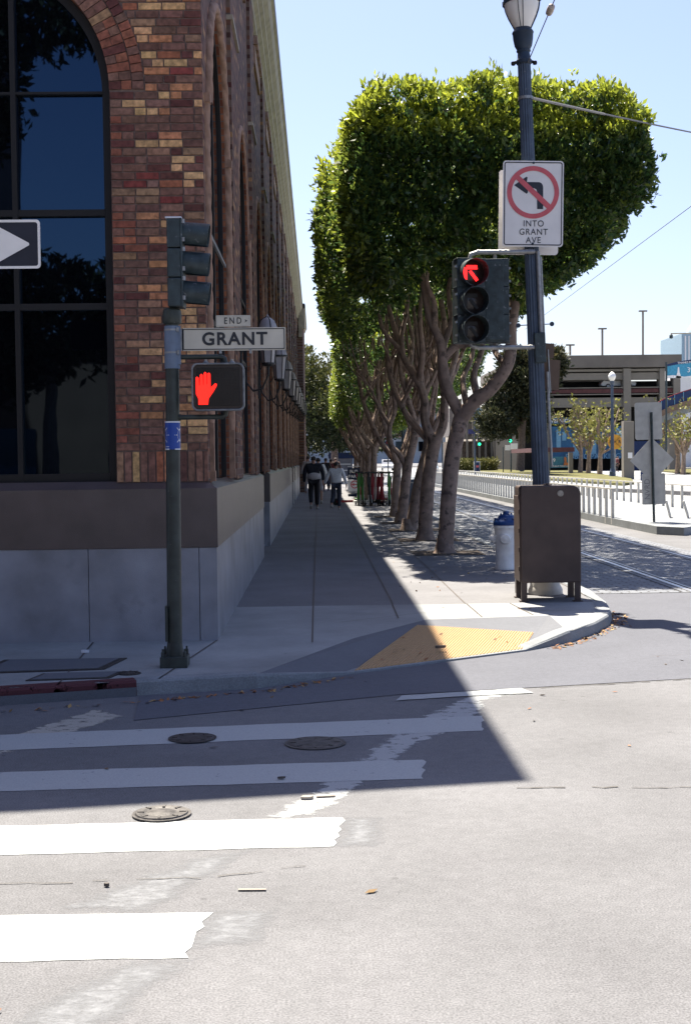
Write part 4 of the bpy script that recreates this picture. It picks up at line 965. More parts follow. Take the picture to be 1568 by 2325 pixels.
# pedestrian signal
ps = thing('pedestrian_signal', 'pedestrian signal with silver rim showing a lit red raised hand', 'pedestrian signal', (-.7125, 9.73, 2.15))
b = MB(); b.prism(rrect(.366, .33, .04), .16, (0, -.06, 0)); b.build('housing', m_sigblk, ps)
b = MB(); frame_ring(b, rrect(.385, .348, .045), rrect(.358, .321, .034), (0, -.085, 0), .05); b.build('rim', mat('dull_alloy', (.17, .18, .19), rough=.5, metal=.4, na=.3, ns=30), ps, bevel=.004)
b = MB(); b.prism(rrect(.352, .315, .03), .004, (0, -.065, 0)); b.build('face', m_lens, ps)
b = MB(); 
for x in np.linspace(-.155, .155, 30): b.box((x, -.066, 0), (.0015, .012, .285))
for z in np.linspace(-.135, .135, 26): b.box((0, -.066, z), (.32, .012, .0015))
b.build('louvre_screen', m_sigblk, ps)
HND = [(440, 1055), (440, 1000), (420, 960), (420, 812), (430, 802), (445, 812), (448, 880), (456, 880), (458, 787), (470, 777), (481, 787), (484, 875), (491, 875), (493, 770), (504, 760), (516, 770), (516, 872), (523, 872), (525, 777), (538, 767), (551, 779), (551, 905), (575, 882), (595, 863), (609, 871), (605, 890), (572, 945), (532, 1000), (526, 1055)]
b = MB(); b.prism([((x-619)/478*.385, -(y-896)/432*.348) for x, y in HND], .003, (0, -.074, 0)); b.build('raised_hand', m_redled, ps, tri=True)
for z, s_ in ((.225, 1), (-.215, -1)): b = MB(); b.tube([(-.35, .01, z), (.02, .01, z), (.045, .01, z-.012*s_), (.05, .01, z-.05*s_)], .019, 10); b.tube([(-.36, .01, z), (-.28, .01, z)], .024, 10); b.build('mounting_arm', m_polegreen, ps, smooth=True)
b = MB()
for x in (-.09, .1): b.lathe([(.02, 0), (.022, .01), (.01, .02), (.012, .03)], 8, (x, -.03, .172))
b.build('hinge', m_galv, ps)
# one-way arrow at the left edge, on its own post just outside the frame
ow = thing('one_way_sign', 'black arrow sign with white border pointing right at the left edge', 'traffic sign', (-2.175, 8.4, 2.985))
b = MB(); b.prism(rrect(.914, .305, .024), .004, (0, 0, 0)); b.build('sign_panel', m_signnavy, ow)
b = MB(); frame_ring(b, rrect(.914, .305, .024), rrect(.882, .273, .016), (0, -.003, 0), .002); b.build('border', m_white, ow)
b = MB(); AR = [(-.40, .0475), (.155, .0475), (.155, .105), (.158, .122), (.172, .124), (.385, .008), (.388, 0), (.385, -.008), (.172, -.124), (.158, -.122), (.155, -.105), (.155, -.0475), (-.40, -.0475)]
b.prism(AR, .002, (0, -.0035, 0)); b.build('arrow', m_white, ow, tri=True)
text('ONE WAY', .085, m_signnavy, ow, (-.13, -.0045, 0), bold=.001, depth=.0006)
b = MB(); b.tube([(0, .04, -2.9), (0, .04, .2)], .03, 12); b.build('post', m_galv, ow)

# ================================================================== RIGHT LAMP POST AND WHAT HANGS ON IT
PL = Vector((2.505, 14.55, SW)); TILT = -R(1.94)
lp = thing('street_lamp', 'tall blue grey fluted street lamp behind the relay mailbox, lantern cut by top edge', 'street lamp', PL); lp.rotation_euler.y = TILT
def make_lamp(root, pm, top=True, n=40):
    b = MB(); b.lathe([(.19, 0), (.19, .05), (.175, .08), (.165, .1), (.155, .34), (.165, .38), (.15, .42), (.118, .5), (.105, .62)], 32); b.build('pedestal', m_signback if top else pm, root, smooth=True)
    b = MB(); b.lathe([(.099, .6), (.0925, 1.2), (.086, 2.5), (.078, 4.0), (.070, 5.82)], 64, flute=16, fa=.10); b.build('pole', pm, root, smooth=False)
    b = MB(); b.lathe([(.075, 5.80), (.085, 5.81), (.085, 5.845), (.072, 5.86), (.066, 5.93), (.078, 5.94), (.078, 5.95), (.07, 5.955), (.095, 6.0), (.108, 6.07), (.112, 6.125), (.118, 6.14), (.112, 6.155), (.095, 6.175), (.09, 6.19)], 28); b.build('urn', m_urn if top else pm, root, smooth=True)
    gl = [(.088, 6.185), (.105, 6.22), (.15, 6.31), (.178, 6.385), (.19, 6.445), (.192, 6.475)]
    b = MB(); b.lathe(gl+[(.185, 6.52), (.16, 6.60), (.11, 6.70), (.05, 6.76), (.01, 6.78)], 28); g = b.build('globe', m_lampglass, root, smooth=True)
    if top:
        b = MB()
        for k in range(4):
            for da in (-.14, .14):
                a = math.pi/4+k*math.pi/2+da+.55; b.tube([(math.cos(a)*(r+.004), math.sin(a)*(r+.004), z) for r, z in gl], .0045, 5)
        b.build('cage_rib', m_urn, g)
        b = MB(); b.lathe([(.192, 6.45), (.2, 6.455), (.2, 6.487), (.194, 6.49)], 28)
        for k in range(8): a = k*math.pi/4+.3; b.box((math.cos(a)*.203, math.sin(a)*.203, 6.48), (.05 if k % 2 else .02, .02, .055), 0, Matrix.Rotation(a+math.pi/2, 3, 'Z'))
        b.build('band_ring', m_urn, g)
        b = MB()
        for s_ in (-1, 1): b.tube([(s_*.07, 0, 5.83), (s_*.1, 0, 5.825)], .018, 8); b.lathe([(.001, -.026), (.022, -.018), (.026, 0), (.022, .018), (.001, .026)], 10, (s_*.118, 0, 5.815))
        b.tube([(0, 0, 5.81), (0, 0, 5.835)], .083, 20); b.build('knob_collar', m_bronze, root, smooth=True)
        for z in (5.42, 4.66): b = MB(); b.tube([(0, 0, z), (0, 0, z+.03)], .082, 20); b.build('pole_band', m_galv, root)
make_lamp(lp, m_poleblue)
b = MB()                                      # conduits and control box strapped to the pole
b.tube([(.052, -.085, 2.85), (.052, -.085, 3.76)], .024, 10); b.tube([(.088, -.07, 2.85), (.085, -.07, 3.7)], .012, 8)
b.tube([(.11, -.06, 1.75), (.105, -.06, 2.2)], .012, 8); b.tube([(.118, -.05, 1.4), (.112, -.05, 2.45)], .014, 8); b.build('conduit', m_galv, lp, smooth=True)
b = MB(); b.box((.03, -.105, 2.71), (.12, .07, .33)); b.build('control_box', m_sigdark, lp, bevel=.01)
b = MB()
for s_ in (-1, 1): b.tube([(s_*.09, -.03, 2.97), (s_*.17, -.03, 2.97)], .006, 6); b.lathe([(.012, -.003), (.026, -.003), (.026, .003), (.012, .003)], 12, (s_*.185, -.03, 2.97), 0, Matrix.Rotation(R(90), 3, 'X'))
b.build('eye_bolt', m_urn, lp)
# no-left-turn sign, with a second plate behind it
def onp(dx, dy, z): return PL + Matrix.Rotation(TILT, 3, 'Y') @ Vector((dx, dy, z))
nl = thing('no_left_turn_sign', 'white no left turn sign reading INTO GRANT AVE with red slashed circle', 'traffic sign', onp(0.015, -.125, 4.268)); nl.rotation_euler.y = -TILT*.55 + 0.0
SWd, SHt = .66, .925
def sgn(x, y): return ((x-728)/1075*SWd, -(y-985)/1510*SHt)
b = MB(); b.prism(rrect(SWd, SHt, .035), .004, (0, 0, 0)); b.build('sign_panel', m_white, nl)
b = MB(); frame_ring(b, rrect(SWd-.028, SHt-.028, .025), rrect(SWd-.05, SHt-.05, .016), (0, -.003, 0), .002); b.build('border', m_signnavy, nl)
ARW = [(388, 662), (590, 520), (612, 512), (625, 525), (612, 605), (830, 605), (870, 620), (895, 655), (903, 700), (907, 1078), (800, 1078), (795, 770), (780, 730), (745, 712), (640, 712), (630, 795), (610, 812)]
b = MB(); b.prism([sgn(*p) for p in ARW], .0015, (0, -.0030, 0)); b.build('turn_arrow', m_signnavy, nl, tri=True)
b = MB(); cx_, cz_ = sgn(725, 785); ro, ri = .283, .232; K = 48
O = [(cx_+ro*math.cos(2*math.pi*k/K), cz_+ro*math.sin(2*math.pi*k/K)) for k in range(K)]; I = [(cx_+ri*math.cos(2*math.pi*k/K), cz_+ri*math.sin(2*math.pi*k/K)) for k in range(K)]
frame_ring(b, O, I, (0, -.0048, 0), .0014)
b.prism([sgn(*p) for p in ((405, 545), (462, 478), (1050, 1010), (985, 1080))], .0013, (0, -.0055, 0)); b.build('prohibition_ring', m_signred, nl)
for s_, y_ in (('INTO', 1338), ('GRANT', 1485), ('AVE', 1630)):
    x, z = sgn(740, y_); text(s_, .094, m_signnavy, nl, (x, -.0035, z), bold=.0002, sx=.92, space=1.12, depth=.0008)
b = MB(); b.lathe([(.014, 0), (.012, .006), (.001, .007)], 8, (0, -.004, .44), 0, Matrix.Rotation(R(90), 3, 'X')); b.lathe([(.014, 0), (.012, .006), (.001, .007)], 8, (.0, -.004, -.43), 0, Matrix.Rotation(R(90), 3, 'X')); b.build('bolt', m_urn, nl)
nb = thing('sign_plate', 'pale blank sign plate peeking out behind the no left turn sign', 'traffic sign', onp(.0, .10, 4.215)); nb.rotation_euler.y = -TILT*.55
b = MB(); b.prism(rrect(.66, .925, .035), .004, (0, 0, 0)); b.build('sign_panel', m_white, nb)
# traffic signal pair
def signal_head(root, lit):
    b = MB()
    for k in range(3): b.box((0, .06, -.302+k*.302), (.315, .2, .297))
    b.box((0, .155, 0), (.20, .05, .86))
    for k in range(4): b.box((0, .03, -.45+k*.302 if k else -.448), (.325, .15, .012))
    b.build('housing', m_sigdark, root, bevel=.014)
    b = MB()
    for x in (-.168, .168):
        for z in (-.37, -.23, -.07, .07, .23, .37): b.box((x, -.02, z), (.022, .03, .022))
    b.build('latch', m_galv, root)
    for k in range(3):
        z = .302-k*.302
        b = MB(); tunnel(b, .148, .20, Vector((0, -1, -.05)).normalized(), c=Vector((0, -.04, z-.002)), open_=.25, cut=.28); b.build('visor', m_sigdark if not (lit and k == 0) else m_sigdark, root, smooth=True)
        b = MB(); b.lathe([(.142, 0), (.12, .01), (.06, .03), (.001, .035)], 24, (0, -.042, z), 0, Matrix.Rotation(R(90), 3, 'X')); ln = b.build('lens', m_lens, root, smooth=True)
        if lit:
            b = MB(); s_ = .00081
            def q(x, y): return ((x-372)*s_, -(y-455)*s_)
            for poly in (((252, 355), (412, 352), (420, 408), (262, 410)), ((205, 385), (262, 380), (262, 560), (205, 545)), ((285, 445), (325, 425), (432, 560), (395, 585))):
                b.prism([(x*.92, y*.92) for x, y in [q(*p) for p in poly]], .004, (.022, -.085, z))
            b.build('arrow', m_redlight if k == 0 else m_bronze, ln)
SG = thing('traffic_signal', 'weathered three lens traffic signal facing us with a lit red left arrow', 'traffic signal', onp(-.735+.02, -.16, 3.24), rz=R(11))
signal_head(SG, True)
S2 = thing('traffic_signal', 'back of a second weathered signal between the red arrow signal and lamp post', 'traffic signal', onp(-.425, .03, 3.24), rz=R(172))
signal_head(S2, False)
br_ = thing('signal_bracket', 'pair of galvanised pipe arms carrying the two signals on the lamp post', 'bracket', onp(0, -.1, 3.24))
b = MB()
b.tube([(0, 0, .515), (-.62, 0, .515), (-.70, 0, .49), (-.715, 0, .43)], .025, 10); b.tube([(0, 0, -.52), (-.62, 0, -.52), (-.70, 0, -.50), (-.715, 0, -.45)], .025, 10)
for x in (-.62, -.38, -.32, -.06): b.tube([(x-.012, 0, .515), (x+.012, 0, .515)], .03, 10); b.tube([(x-.012, 0, -.52), (x+.012, 0, -.52)], .03, 10)
b.tube([(-.425, .1, .5), (-.425, .1, -.5)], .02, 8); b.build('arm', m_galv, br_, smooth=True)
sb = thing('small_sign', 'small brown plate seen from behind on the right of the lamp post', 'sign', onp(.16, .02, 2.42), rz=R(12)); sb.rotation_euler = (0, R(4), R(12))
b = MB(); b.box((0, 0, 0), (.2, .012, .33)); b.box((-.04, 0, .26), (.12, .012, .16)); b.build('sign_panel', mat('brown_sign_back', (.10, .065, .045), rough=.7, na=.2), sb)
b = MB(); b.bar((-.06, -.02, .27), (.0, -.02, -.2), .02, .012); b.build('strap', m_galv, sb)
# relay mailbox
mbx = thing('relay_mailbox', 'dark olive metal relay mailbox on four short legs by the kerb', 'mailbox', (2.435, 14.0, SW), rz=R(-1.5))
Wm, Dm = .63, .50
def pr(w_, z0, z1, r=.22, n=8):              # rounded-top profile in depth (y, z)
    out = [(-Dm/2, z0), (Dm/2, z0)]
    out += [(Dm/2-r+r*math.cos(a), z1-r+r*math.sin(a)) for a in [math.pi/2*k/n for k in range(n+1)]]
    out += [(-Dm/2+r+r*math.cos(a), z1-r+r*math.sin(a)) for a in [math.pi/2+math.pi/2*k/n for k in range(n+1)]]
    return out
pf = [(-Wm/2, .20), (Wm/2, .20)]+[(Wm/2-.09+.09*math.cos(a), 1.215-.09+.09*math.sin(a)) for a in [math.pi/2*k/6 for k in range(7)]]+[(-Wm/2+.03+.03*math.cos(a), 1.215-.03+.03*math.sin(a)) for a in [math.pi/2+math.pi/2*k/5 for k in range(6)]]
b = MB(); b.prism(pf, Dm, (0, -Dm/2, 0)); bx = b.build('body', m_mailbox, mbx, bevel=.012)
b = MB(); b.box((-Wm/2-.006, 0, .66), (.012, Dm*.94, .9)); 
for z in (.35, .55, .75, .95, 1.1): b.box((-Wm/2-.014, -Dm*.42, z), (.012, .03, .05))
b.build('side_door', m_mailbox, mbx, bevel=.004)
b = MB(); b.box((0, 0, 1.222), (.07, .16, .012)); b.box((.0, 0, 1.232), (.03, .05, .014)); b.build('lifting_lug', m_mailbox, mbx)
b = MB(); b.lathe([(.034, 0), (.033, .002), (.001, .0025)], 14, (.10, -Dm/2-.012, 1.135), 0, Matrix.Rotation(R(90), 3, 'X')); st_ = b.build('torn_sticker', mat('torn_sticker_paper', (.26, .24, .21), na=.35, ns=40), mbx); st_.scale = (1, 1, 1.0)
for sx_ in (-1, 1):
    for sy_ in (-1, 1):
        b = MB(); b.prism([(0, 0), (.065, 0), (.065, .012), (.012, .012), (.012, .065), (0, .065)] if False else [(-.03, -.03), (.03, -.03), (.03, .03), (-.03, .03)], .2, (sx_*(Wm/2-.035), sy_*(Dm/2-.035), .01), (1, 0, 0), (0, 1, 0), (0, 0, 1)); b.box((sx_*(Wm/2-.035), sy_*(Dm/2-.035), .006), (.10, .085, .012)); b.build('leg', m_mailbox, mbx)
# bollard beside it
bo = thing('bollard', 'squat grey bollard with a knob cap left of the mailbox', 'bollard', (2.26, 14.72, SW))
b = MB(); b.lathe([(.068, 0), (.068, .40), (.072, .41), (.066, .44), (.04, .46)], 18); b.build('post', m_signback, bo, smooth=True)
b = MB(); b.lathe([(.03, .45), (.05, .47), (.055, .5), (.045, .53), (.001, .545)], 16); b.build('cap', m_signback, bo, smooth=True)
# hydrant
hy = thing('fire_hydrant', 'white fire hydrant with blue bonnet on the sidewalk behind mailbox', 'hydrant', (2.56, 17.95, SW), rz=R(-12)); hy.scale = (1.02, 1.02, 1.0)
b = MB(); b.lathe([(.155, 0), (.155, .03), (.142, .05), (.148, .3), (.158, .52), (.163, .56), (.168, .565), (.168, .6)], 28); b.build('barrel', m_hydw, hy, smooth=True)
b = MB(); b.lathe([(.172, .6), (.175, .62), (.172, .64), (.16, .665), (.115, .70), (.10, .73), (.06, .745), (.045, .75), (.04, .79), (.001, .795)], 24)
for k in range(8): a = k*math.pi/4; b.lathe([(.016, .64), (.016, .695), (.009, .70)], 6, (math.cos(a)*.145, math.sin(a)*.145, 0))
for k in range(4): a = k*math.pi/2+.5; b.lathe([(.014, .72), (.014, .76), (.008, .765)], 6, (math.cos(a)*.075, math.sin(a)*.075, 0))
b.build('bonnet', m_hydb, hy, smooth=True)
for a, r_ in ((-90, .066), (20, .06), (180, .06)):
    q = Matrix.Rotation(R(a+90), 3, 'Z') @ Matrix.Rotation(R(90), 3, 'X'); c = Matrix.Rotation(R(a), 3, 'Z') @ Vector((.145, 0, .42))
    b = MB(); b.lathe([(r_*1.25, -.02), (r_*1.25, .012), (r_, .018), (r_, .05), (r_*.9, .06), (.022, .062), (.022, .085), (.001, .087)], 16, c, 0, q); nz_ = b.build('outlet_cap', m_hydw, hy, smooth=True)
b = MB(); b.tube([(-.12, -.10, .46), (-.17, -.06, .42), (-.165, -.02, .3), (-.165, 0, .24)], .008, 6); b.tube([(.10, -.12, .48), (.085, -.14, .40), (.04, -.155, .36)], .007, 6); b.build('chain', m_hydw, hy)

# wires
def wire(name, label, pts, r, m, cat='wire'):
    b = MB(); b.tube(pts, r, 6); return tag(b.build(name, m), label, cat)
def sag(a, c, s_, n_=14): return [Vector(a).lerp(Vector(c), k/n_)-Vector((0, 0, s_*4*(k/n_)*(1-k/n_))) for k in range(n_+1)]
a = onp(.07, -.02, 5.43); e = P(1700, 325, 26)
wv = wire('span_wire', 'thick pale span wire running right from the lamp post across the crown', sag(a, e, .02), .012, m_wire)
b = MB(); q = sag(a, e, .02, 60); b.tube(q[:14], .016, 6); b.build('wire_wrap', m_wirepale, wv)
wire('overhead_wire', 'thin bare overhead wire crossing the open sky low at right', sag(P(1190, 748, 60), P(1760, 325, 22), .0), .008, m_wire)
a = onp(.03, -.07, 5.80); e = P(1302, -105, 12.6)
wv = wire('guy_wire', 'thin wire with porcelain insulator rising from the lamp post neck', [a, e], .006, m_wire)
c = a.lerp(e, .52); d_ = (e-a).normalized(); b = MB(); b.tube([c-d_*.075, c-d_*.06, c-d_*.02, c+d_*.02, c+d_*.06, c+d_*.075], [.012, .034, .038, .038, .034, .012], 12); b.build('insulator', mat('porcelain', (.42, .36, .31), rough=.4), wv, smooth=True)

# ================================================================== PEOPLE
def skin(name, verts, edges, radii, m, parent, root=0, sub=1):
    me = bpy.data.meshes.new(name); me.from_pydata(verts, edges, []); me.materials.append(m)
    o = bpy.data.objects.new(name, me); COL.objects.link(o); o.parent = parent
    o.modifiers.new('skin', 'SKIN').use_smooth_shade = True
    s_ = o.modifiers.new('sub', 'SUBSURF'); s_.levels = s_.render_levels = sub
    sv = me.skin_vertices[0].data if me.skin_vertices else None
    if sv is None:
        bm = bmesh.new(); bm.from_mesh(me); bm.verts.layers.skin.verify(); bm.to_mesh(me); bm.free(); sv = me.skin_vertices[0].data
    for i, r_ in enumerate(radii): sv[i].radius = r_ if isinstance(r_, tuple) else (r_, r_); sv[i].use_root = (i == root)
    return o
m_skin = mat('skin', (.34, .20, .15), rough=.6, na=.1)
m_hairgrey = mat('dark_hair', (.03, .026, .025), rough=.8, na=.3); m_hairb = mat('black_hair', (.012, .011, .012), rough=.7, na=.3)
m_navy = mat('navy_cloth', (.012, .013, .022), rough=.9, ns=14, na=.3); m_greycl = mat('light_grey_cloth', (.36, .34, .36), rough=.9, ns=9, na=.2)
m_speckle = mat('speckled_pale_jacket', (.42, .45, .52), rough=.9, ns=70, na=.45); m_trous = mat('black_trousers', (.012, .012, .016), rough=.9, na=.3); m_jean = mat('dark_navy_jeans', (.02, .025, .045), rough=.9, na=.3)
m_shoe = mat('pale_trainer', (.40, .37, .34), rough=.8, na=.2); m_whitecl = mat('white_cloth', (.6, .6, .62), rough=.9, na=.1); m_redcl = mat('maroon_cloth', (.12, .03, .035), rough=.9, na=.2)
def person(label, loc, rz, h, jm, tm, hm, arms=((.27, -.03, 1.13, .29, .05, .88), (.27, -.03, 1.13, .27, .06, .89)), legs=((.0, .06, .5, .0, .12, .09), (.0, -.03, .5, 0, -.30, .20)), panel=None, shorts=False, group=None, wide=1.0, fine=True):
    k = h/1.7; t = thing('person', label, 'person', loc, group, rz); t.scale = (k, k, k)
    V = [(0, 0, .94), (0, .0, 1.12), (0, .0, 1.30), (0, .0, 1.43), (0, .015, 1.52), (0, .03, 1.585), (0, .03, 1.66)]
    Ed = [(0, 1), (1, 2), (2, 3), (3, 4), (4, 5), (5, 6)]; Rd = [(.14*wide, .11), (.135*wide, .1), (.16*wide, .11), (.09, .07), (.055, .055), (.075, .092), (.068, .08)]
    JV = [(0, 0, .90), (0, 0, 1.12), (0, 0, 1.31), (0, 0, 1.45)]; JE = [(0, 1), (1, 2), (2, 3)]; JR = [(.195*wide, .15), (.185*wide, .145), (.19*wide, .14), (.085, .08)]
    TV = [(0, 0, .95)]; TE = []; TRd = [(.16*wide, .13)]; SH = []
    for s_, A, Lg in ((-1, arms[0], legs[0]), (1, arms[1], legs[1])):
        sh = (s_*.185*wide, 0, 1.40); el = (s_*A[0], A[1], A[2]); wr = (s_*A[3], A[4], A[5])
        hd = (s_*(A[3]+.005), A[4]+.03, A[5]-.075); i = len(V); V += [sh, el, wr, hd]; Ed += [(2, i), (i, i+1), (i+1, i+2), (i+2, i+3)]; Rd += [.07, .045, .03, (.022, .034)]
        for f_ in range(5):
            b0 = (hd[0]-s_*(.004), hd[1]-.03+f_*.0165, hd[2]-.012) if f_ < 4 else (hd[0]-s_*.012, hd[1]+.03, hd[2]+.03)
            ln = (.075, .085, .088, .078, .05)[f_]; mid = (b0[0]-s_*.006, b0[1]+(.0 if f_ < 4 else .012), b0[2]-ln*.5); tip = (b0[0]-s_*.02, b0[1]+(.004 if f_ < 4 else .014), b0[2]-ln)
            if fine: q = len(V); V += [mid, tip]; Ed += [(i+3, q), (q, q+1)]; Rd += [.009, .008]
        j = len(JV); JV += [sh, el, (wr[0], wr[1], wr[2]+.01)]; JE += [(2, j), (j, j+1), (j+1, j+2)]; JR += [.095, .068, .055]
        hp = (s_*.095, 0, .88); kn = (s_*(.105+Lg[0]), Lg[1], Lg[2]); an = (s_*(.105+Lg[3]), Lg[4], Lg[5]); lift = Lg[5] > .13
        toe = (an[0], an[1]+.09, an[2]-.15) if lift else (an[0]+s_*.01, an[1]+.15, .035)
        i = len(V); V += [hp, kn, an, toe]; Ed += [(0, i), (i, i+1), (i+1, i+2), (i+2, i+3)]; Rd += [.085, .055, .038, .03]
        j = len(TV); end = kn if shorts else (an[0], an[1], an[2]+.02); md = ((hp[0]+kn[0])/2, (hp[1]+kn[1])/2, (hp[2]+kn[2])/2) if shorts else kn
        TV += [hp, md, end]; TE += [(0, j), (j, j+1), (j+1, j+2)]; TRd += [.105, .085, .08 if shorts else .066]
        heel = (an[0], an[1]-.05, an[2]-.03 if lift else .035); SH.append([heel, ((heel[0]+toe[0])/2, (heel[1]+toe[1])/2, (heel[2]+toe[2])/2), toe])
    skin('body', V, Ed, Rd, m_skin, t, sub=1 if fine else 0); skin('jacket', JV, JE, JR, jm, t, sub=2 if fine else 1); skin('trousers', TV, TE, TRd, tm, t, sub=1)
    for s3 in SH: skin('shoe', s3, [(0, 1), (1, 2)], [(.042, .04), (.048, .042), (.035, .03)], m_shoe, t)
    b = MB(); vs = []; 
    for i in range(9):
        th = math.pi*.62*i/8
        for q in range(14): a = 2*math.pi*q/14; vs.append((.088*math.sin(th)*math.cos(a), .025+.105*math.sin(th)*math.sin(a)-(.012 if th > 1 else 0), 1.605+.10*math.cos(th)-(0 if math.sin(a) < .3 else -.02*(th > 1.2))))
    b.add(vs, [(i*14+q, i*14+(q+1) % 14, (i+1)*14+(q+1) % 14, (i+1)*14+q) for i in range(8) for q in range(14)]); b.build('hair', hm, t, smooth=True)
    if fine:                                    # face: nose, ears, eyes, mouth, on the far side
        b = MB(); b.lathe([(.018, 0), (.012, .02), (.001, .03)], 8, (0, .115, 1.59), 0, Matrix.Rotation(R(-90), 3, 'X'))
        for s_ in (-1, 1): b.lathe([(.012, -.01), (.03, 0), (.012, .01)], 8, (s_*.083, .03, 1.6), 0, Matrix.Rotation(R(90), 3, 'Y'))
        fc = b.build('face', m_skin, t, smooth=True); b = MB()
        for s_ in (-1, 1): b.box((s_*.032, .112, 1.625), (.022, .01, .012))
        b.box((0, .112, 1.555), (.04, .01, .008)); b.build('features', m_hairb, fc)
    if panel:                                   # pale lower back panel of the colour-blocked jacket
        jv = [(x*1.03, y*1.05, z) for x, y, z in ((0, 0, .90), (0, 0, 1.06), (0, 0, 1.22))]
        skin('jacket_panel', jv, [(0, 1), (1, 2)], [(.208*wide, .185), (.205*wide, .182), (.20*wide, .178)], panel, t, sub=2)
    return t
person('person walking away in a navy jacket with pale grey lower back panel', (-.115, 41.7, SW), R(2), 1.66, m_navy, m_trous, m_hairgrey, panel=m_greycl, wide=1.16, arms=((.30, -.02, 1.13, .31, .05, .86), (.30, .0, 1.13, .30, .02, .9)), legs=((.0, -.02, .5, 0, -.22, .17), (0, .05, .5, .0, .10, .09)))
person('shorter person in speckled pale jacket and dark trousers walking beside the scooters', (.575, 40.7, SW), R(-4), 1.47, m_speckle, m_jean, m_hairb, wide=1.12, arms=((.33, -.02, 1.14, .42, .03, .92), (.30, -.03, 1.13, .36, .02, .9)), legs=((.0, .0, .5, .05, -.30, .22), (.0, .05, .5, -.02, .08, .09)))
person('person in white top and shorts, mostly hidden behind the navy jacket walker', (.03, 45.2, SW), 0, 1.62, m_whitecl, m_greycl, m_hairb, shorts=True)
grp = 'distant walkers under the trees'
person('distant person in grey leaning close to the brick building wall', (-.42, 60, SW), 0, 1.75, m_greycl, m_greycl, m_hairgrey, group=grp, fine=False)
person('distant dark dressed person between the two nearest walkers, left of a pair', (.42, 66, SW), 0, 1.66, m_navy, m_jean, m_hairb, group=grp, fine=False)
person('distant person in maroon top beside a dark dressed companion', (.70, 68, SW), 0, 1.6, m_redcl, m_trous, m_hairb, group=grp, fine=False)
person('distant person in black nearest the far street crossing', (1.05, 76, SW), 0, 1.7, m_trous, m_trous, m_hairb, group=grp, fine=False)

# ================================================================== SCOOTERS
m_scred = mat('scooter_red', (.22, .012, .022), rough=.45, na=.1); m_scgreen = mat('scooter_green', (.035, .15, .02), rough=.45, na=.1); m_scwhite = mat('scooter_white', (.5, .5, .48), rough=.45, na=.1)
m_scblk = mat('scooter_black', (.012, .012, .013), rough=.6); m_tyre = mat('tyre_rubber', (.015, .015, .015), rough=.9)
def scooter(label, loc, rz, ms, md_, tilt=0, group='shared kick scooters parked between the trees'):
    t = thing('kick_scooter', label, 'scooter', loc, group, rz); t.rotation_euler.x = 0; t.rotation_euler.y = tilt
    b = MB(); b.box((0, -.28, .13), (.19, .60, .075)); b.bar((0, -.02, .13), (0, .25, .28), .06, .05); b.build('deck', md_, t, bevel=.01)
    b = MB(); b.tube([(0, .33, .2), (0, .21, .75), (0, .14, 1.08)], [.05, .042, .03], 10); b.box((0, .21, .80), (.11, .07, .34)); b.build('stem', ms, t, smooth=True)
    b = MB(); b.tube([(-.25, .12, 1.10), (-.08, .15, 1.10), (.08, .15, 1.10), (.25, .12, 1.10)], .018, 8); b.box((0, .15, 1.12), (.07, .05, .05)); b.tube([(-.12, .18, 1.1), (-.06, .26, .9), (0, .24, .72)], .006, 5); b.build('handlebar', m_scblk, t)
    b = MB(); b.bar((-.045, .36, .115), (-.045, .30, .36), .018, .03); b.bar((.045, .36, .115), (.045, .30, .36), .018, .03); b.box((0, .30, .36), (.11, .04, .03)); b.build('fork', md_, t)
    for y in (.36, -.60):
        b = MB(); b.lathe([(.075, -.022), (.108, -.018), (.115, 0), (.108, .018), (.075, .022)], 18, (0, y, .115), 0, Matrix.Rotation(R(90), 3, 'Y')); w_ = b.build('wheel', m_tyre, t, smooth=True)
    b = MB(); n_ = 8
    for k in range(n_):
        a0, a1 = R(20+110*k/n_), R(20+110*(k+1)/n_); b.quad((-.035, -.60-.13*math.cos(a0), .115+.13*math.sin(a0)), (.035, -.60-.13*math.cos(a0), .115+.13*math.sin(a0)), (.035, -.60-.13*math.cos(a1), .115+.13*math.sin(a1)), (-.035, -.60-.13*math.cos(a1), .115+.13*math.sin(a1)))
    b.build('mudguard', ms, t)
    return t
scooter('all red kick scooter standing apart, deck turned towards the walkers', (1.20, 45.0, SW), R(-78), m_scred, m_scred, tilt=R(-3))
SCO = [(1.36, m_scgreen, m_scwhite, 'green stemmed white scooter, left end of the parked bunch'), (1.58, m_scgreen, m_scwhite, 'green stemmed white scooter, second from left in the bunch'), (1.84, m_scred, m_scblk, 'red and black scooter, leftmost of the red ones in the bunch'),
       (1.97, m_scred, m_scblk, 'red and black scooter, second of the reds in the bunch'), (2.09, m_scred, m_scblk, 'red and black scooter, third of the reds in the bunch'), (2.20, m_scred, m_scred, 'all red scooter squeezed between black decked ones, fourth of the reds'), (2.32, m_scgreen, m_scwhite, 'lime green scooter with white deck nearest the fifth trunk'), (2.44, m_scred, m_scblk, 'red and black scooter, right end of the bunch'), (1.72, m_scblk, m_scwhite, 'black stemmed white scooter between the green and the red ones')]
for i, (x, ms, md_, lab) in enumerate(SCO): scooter(lab, (x-.04, 44.25-.06*i+random.uniform(-.1, .1), SW), R(180+random.uniform(-14, 14)), ms, md_, tilt=R(random.uniform(-6, 4)))

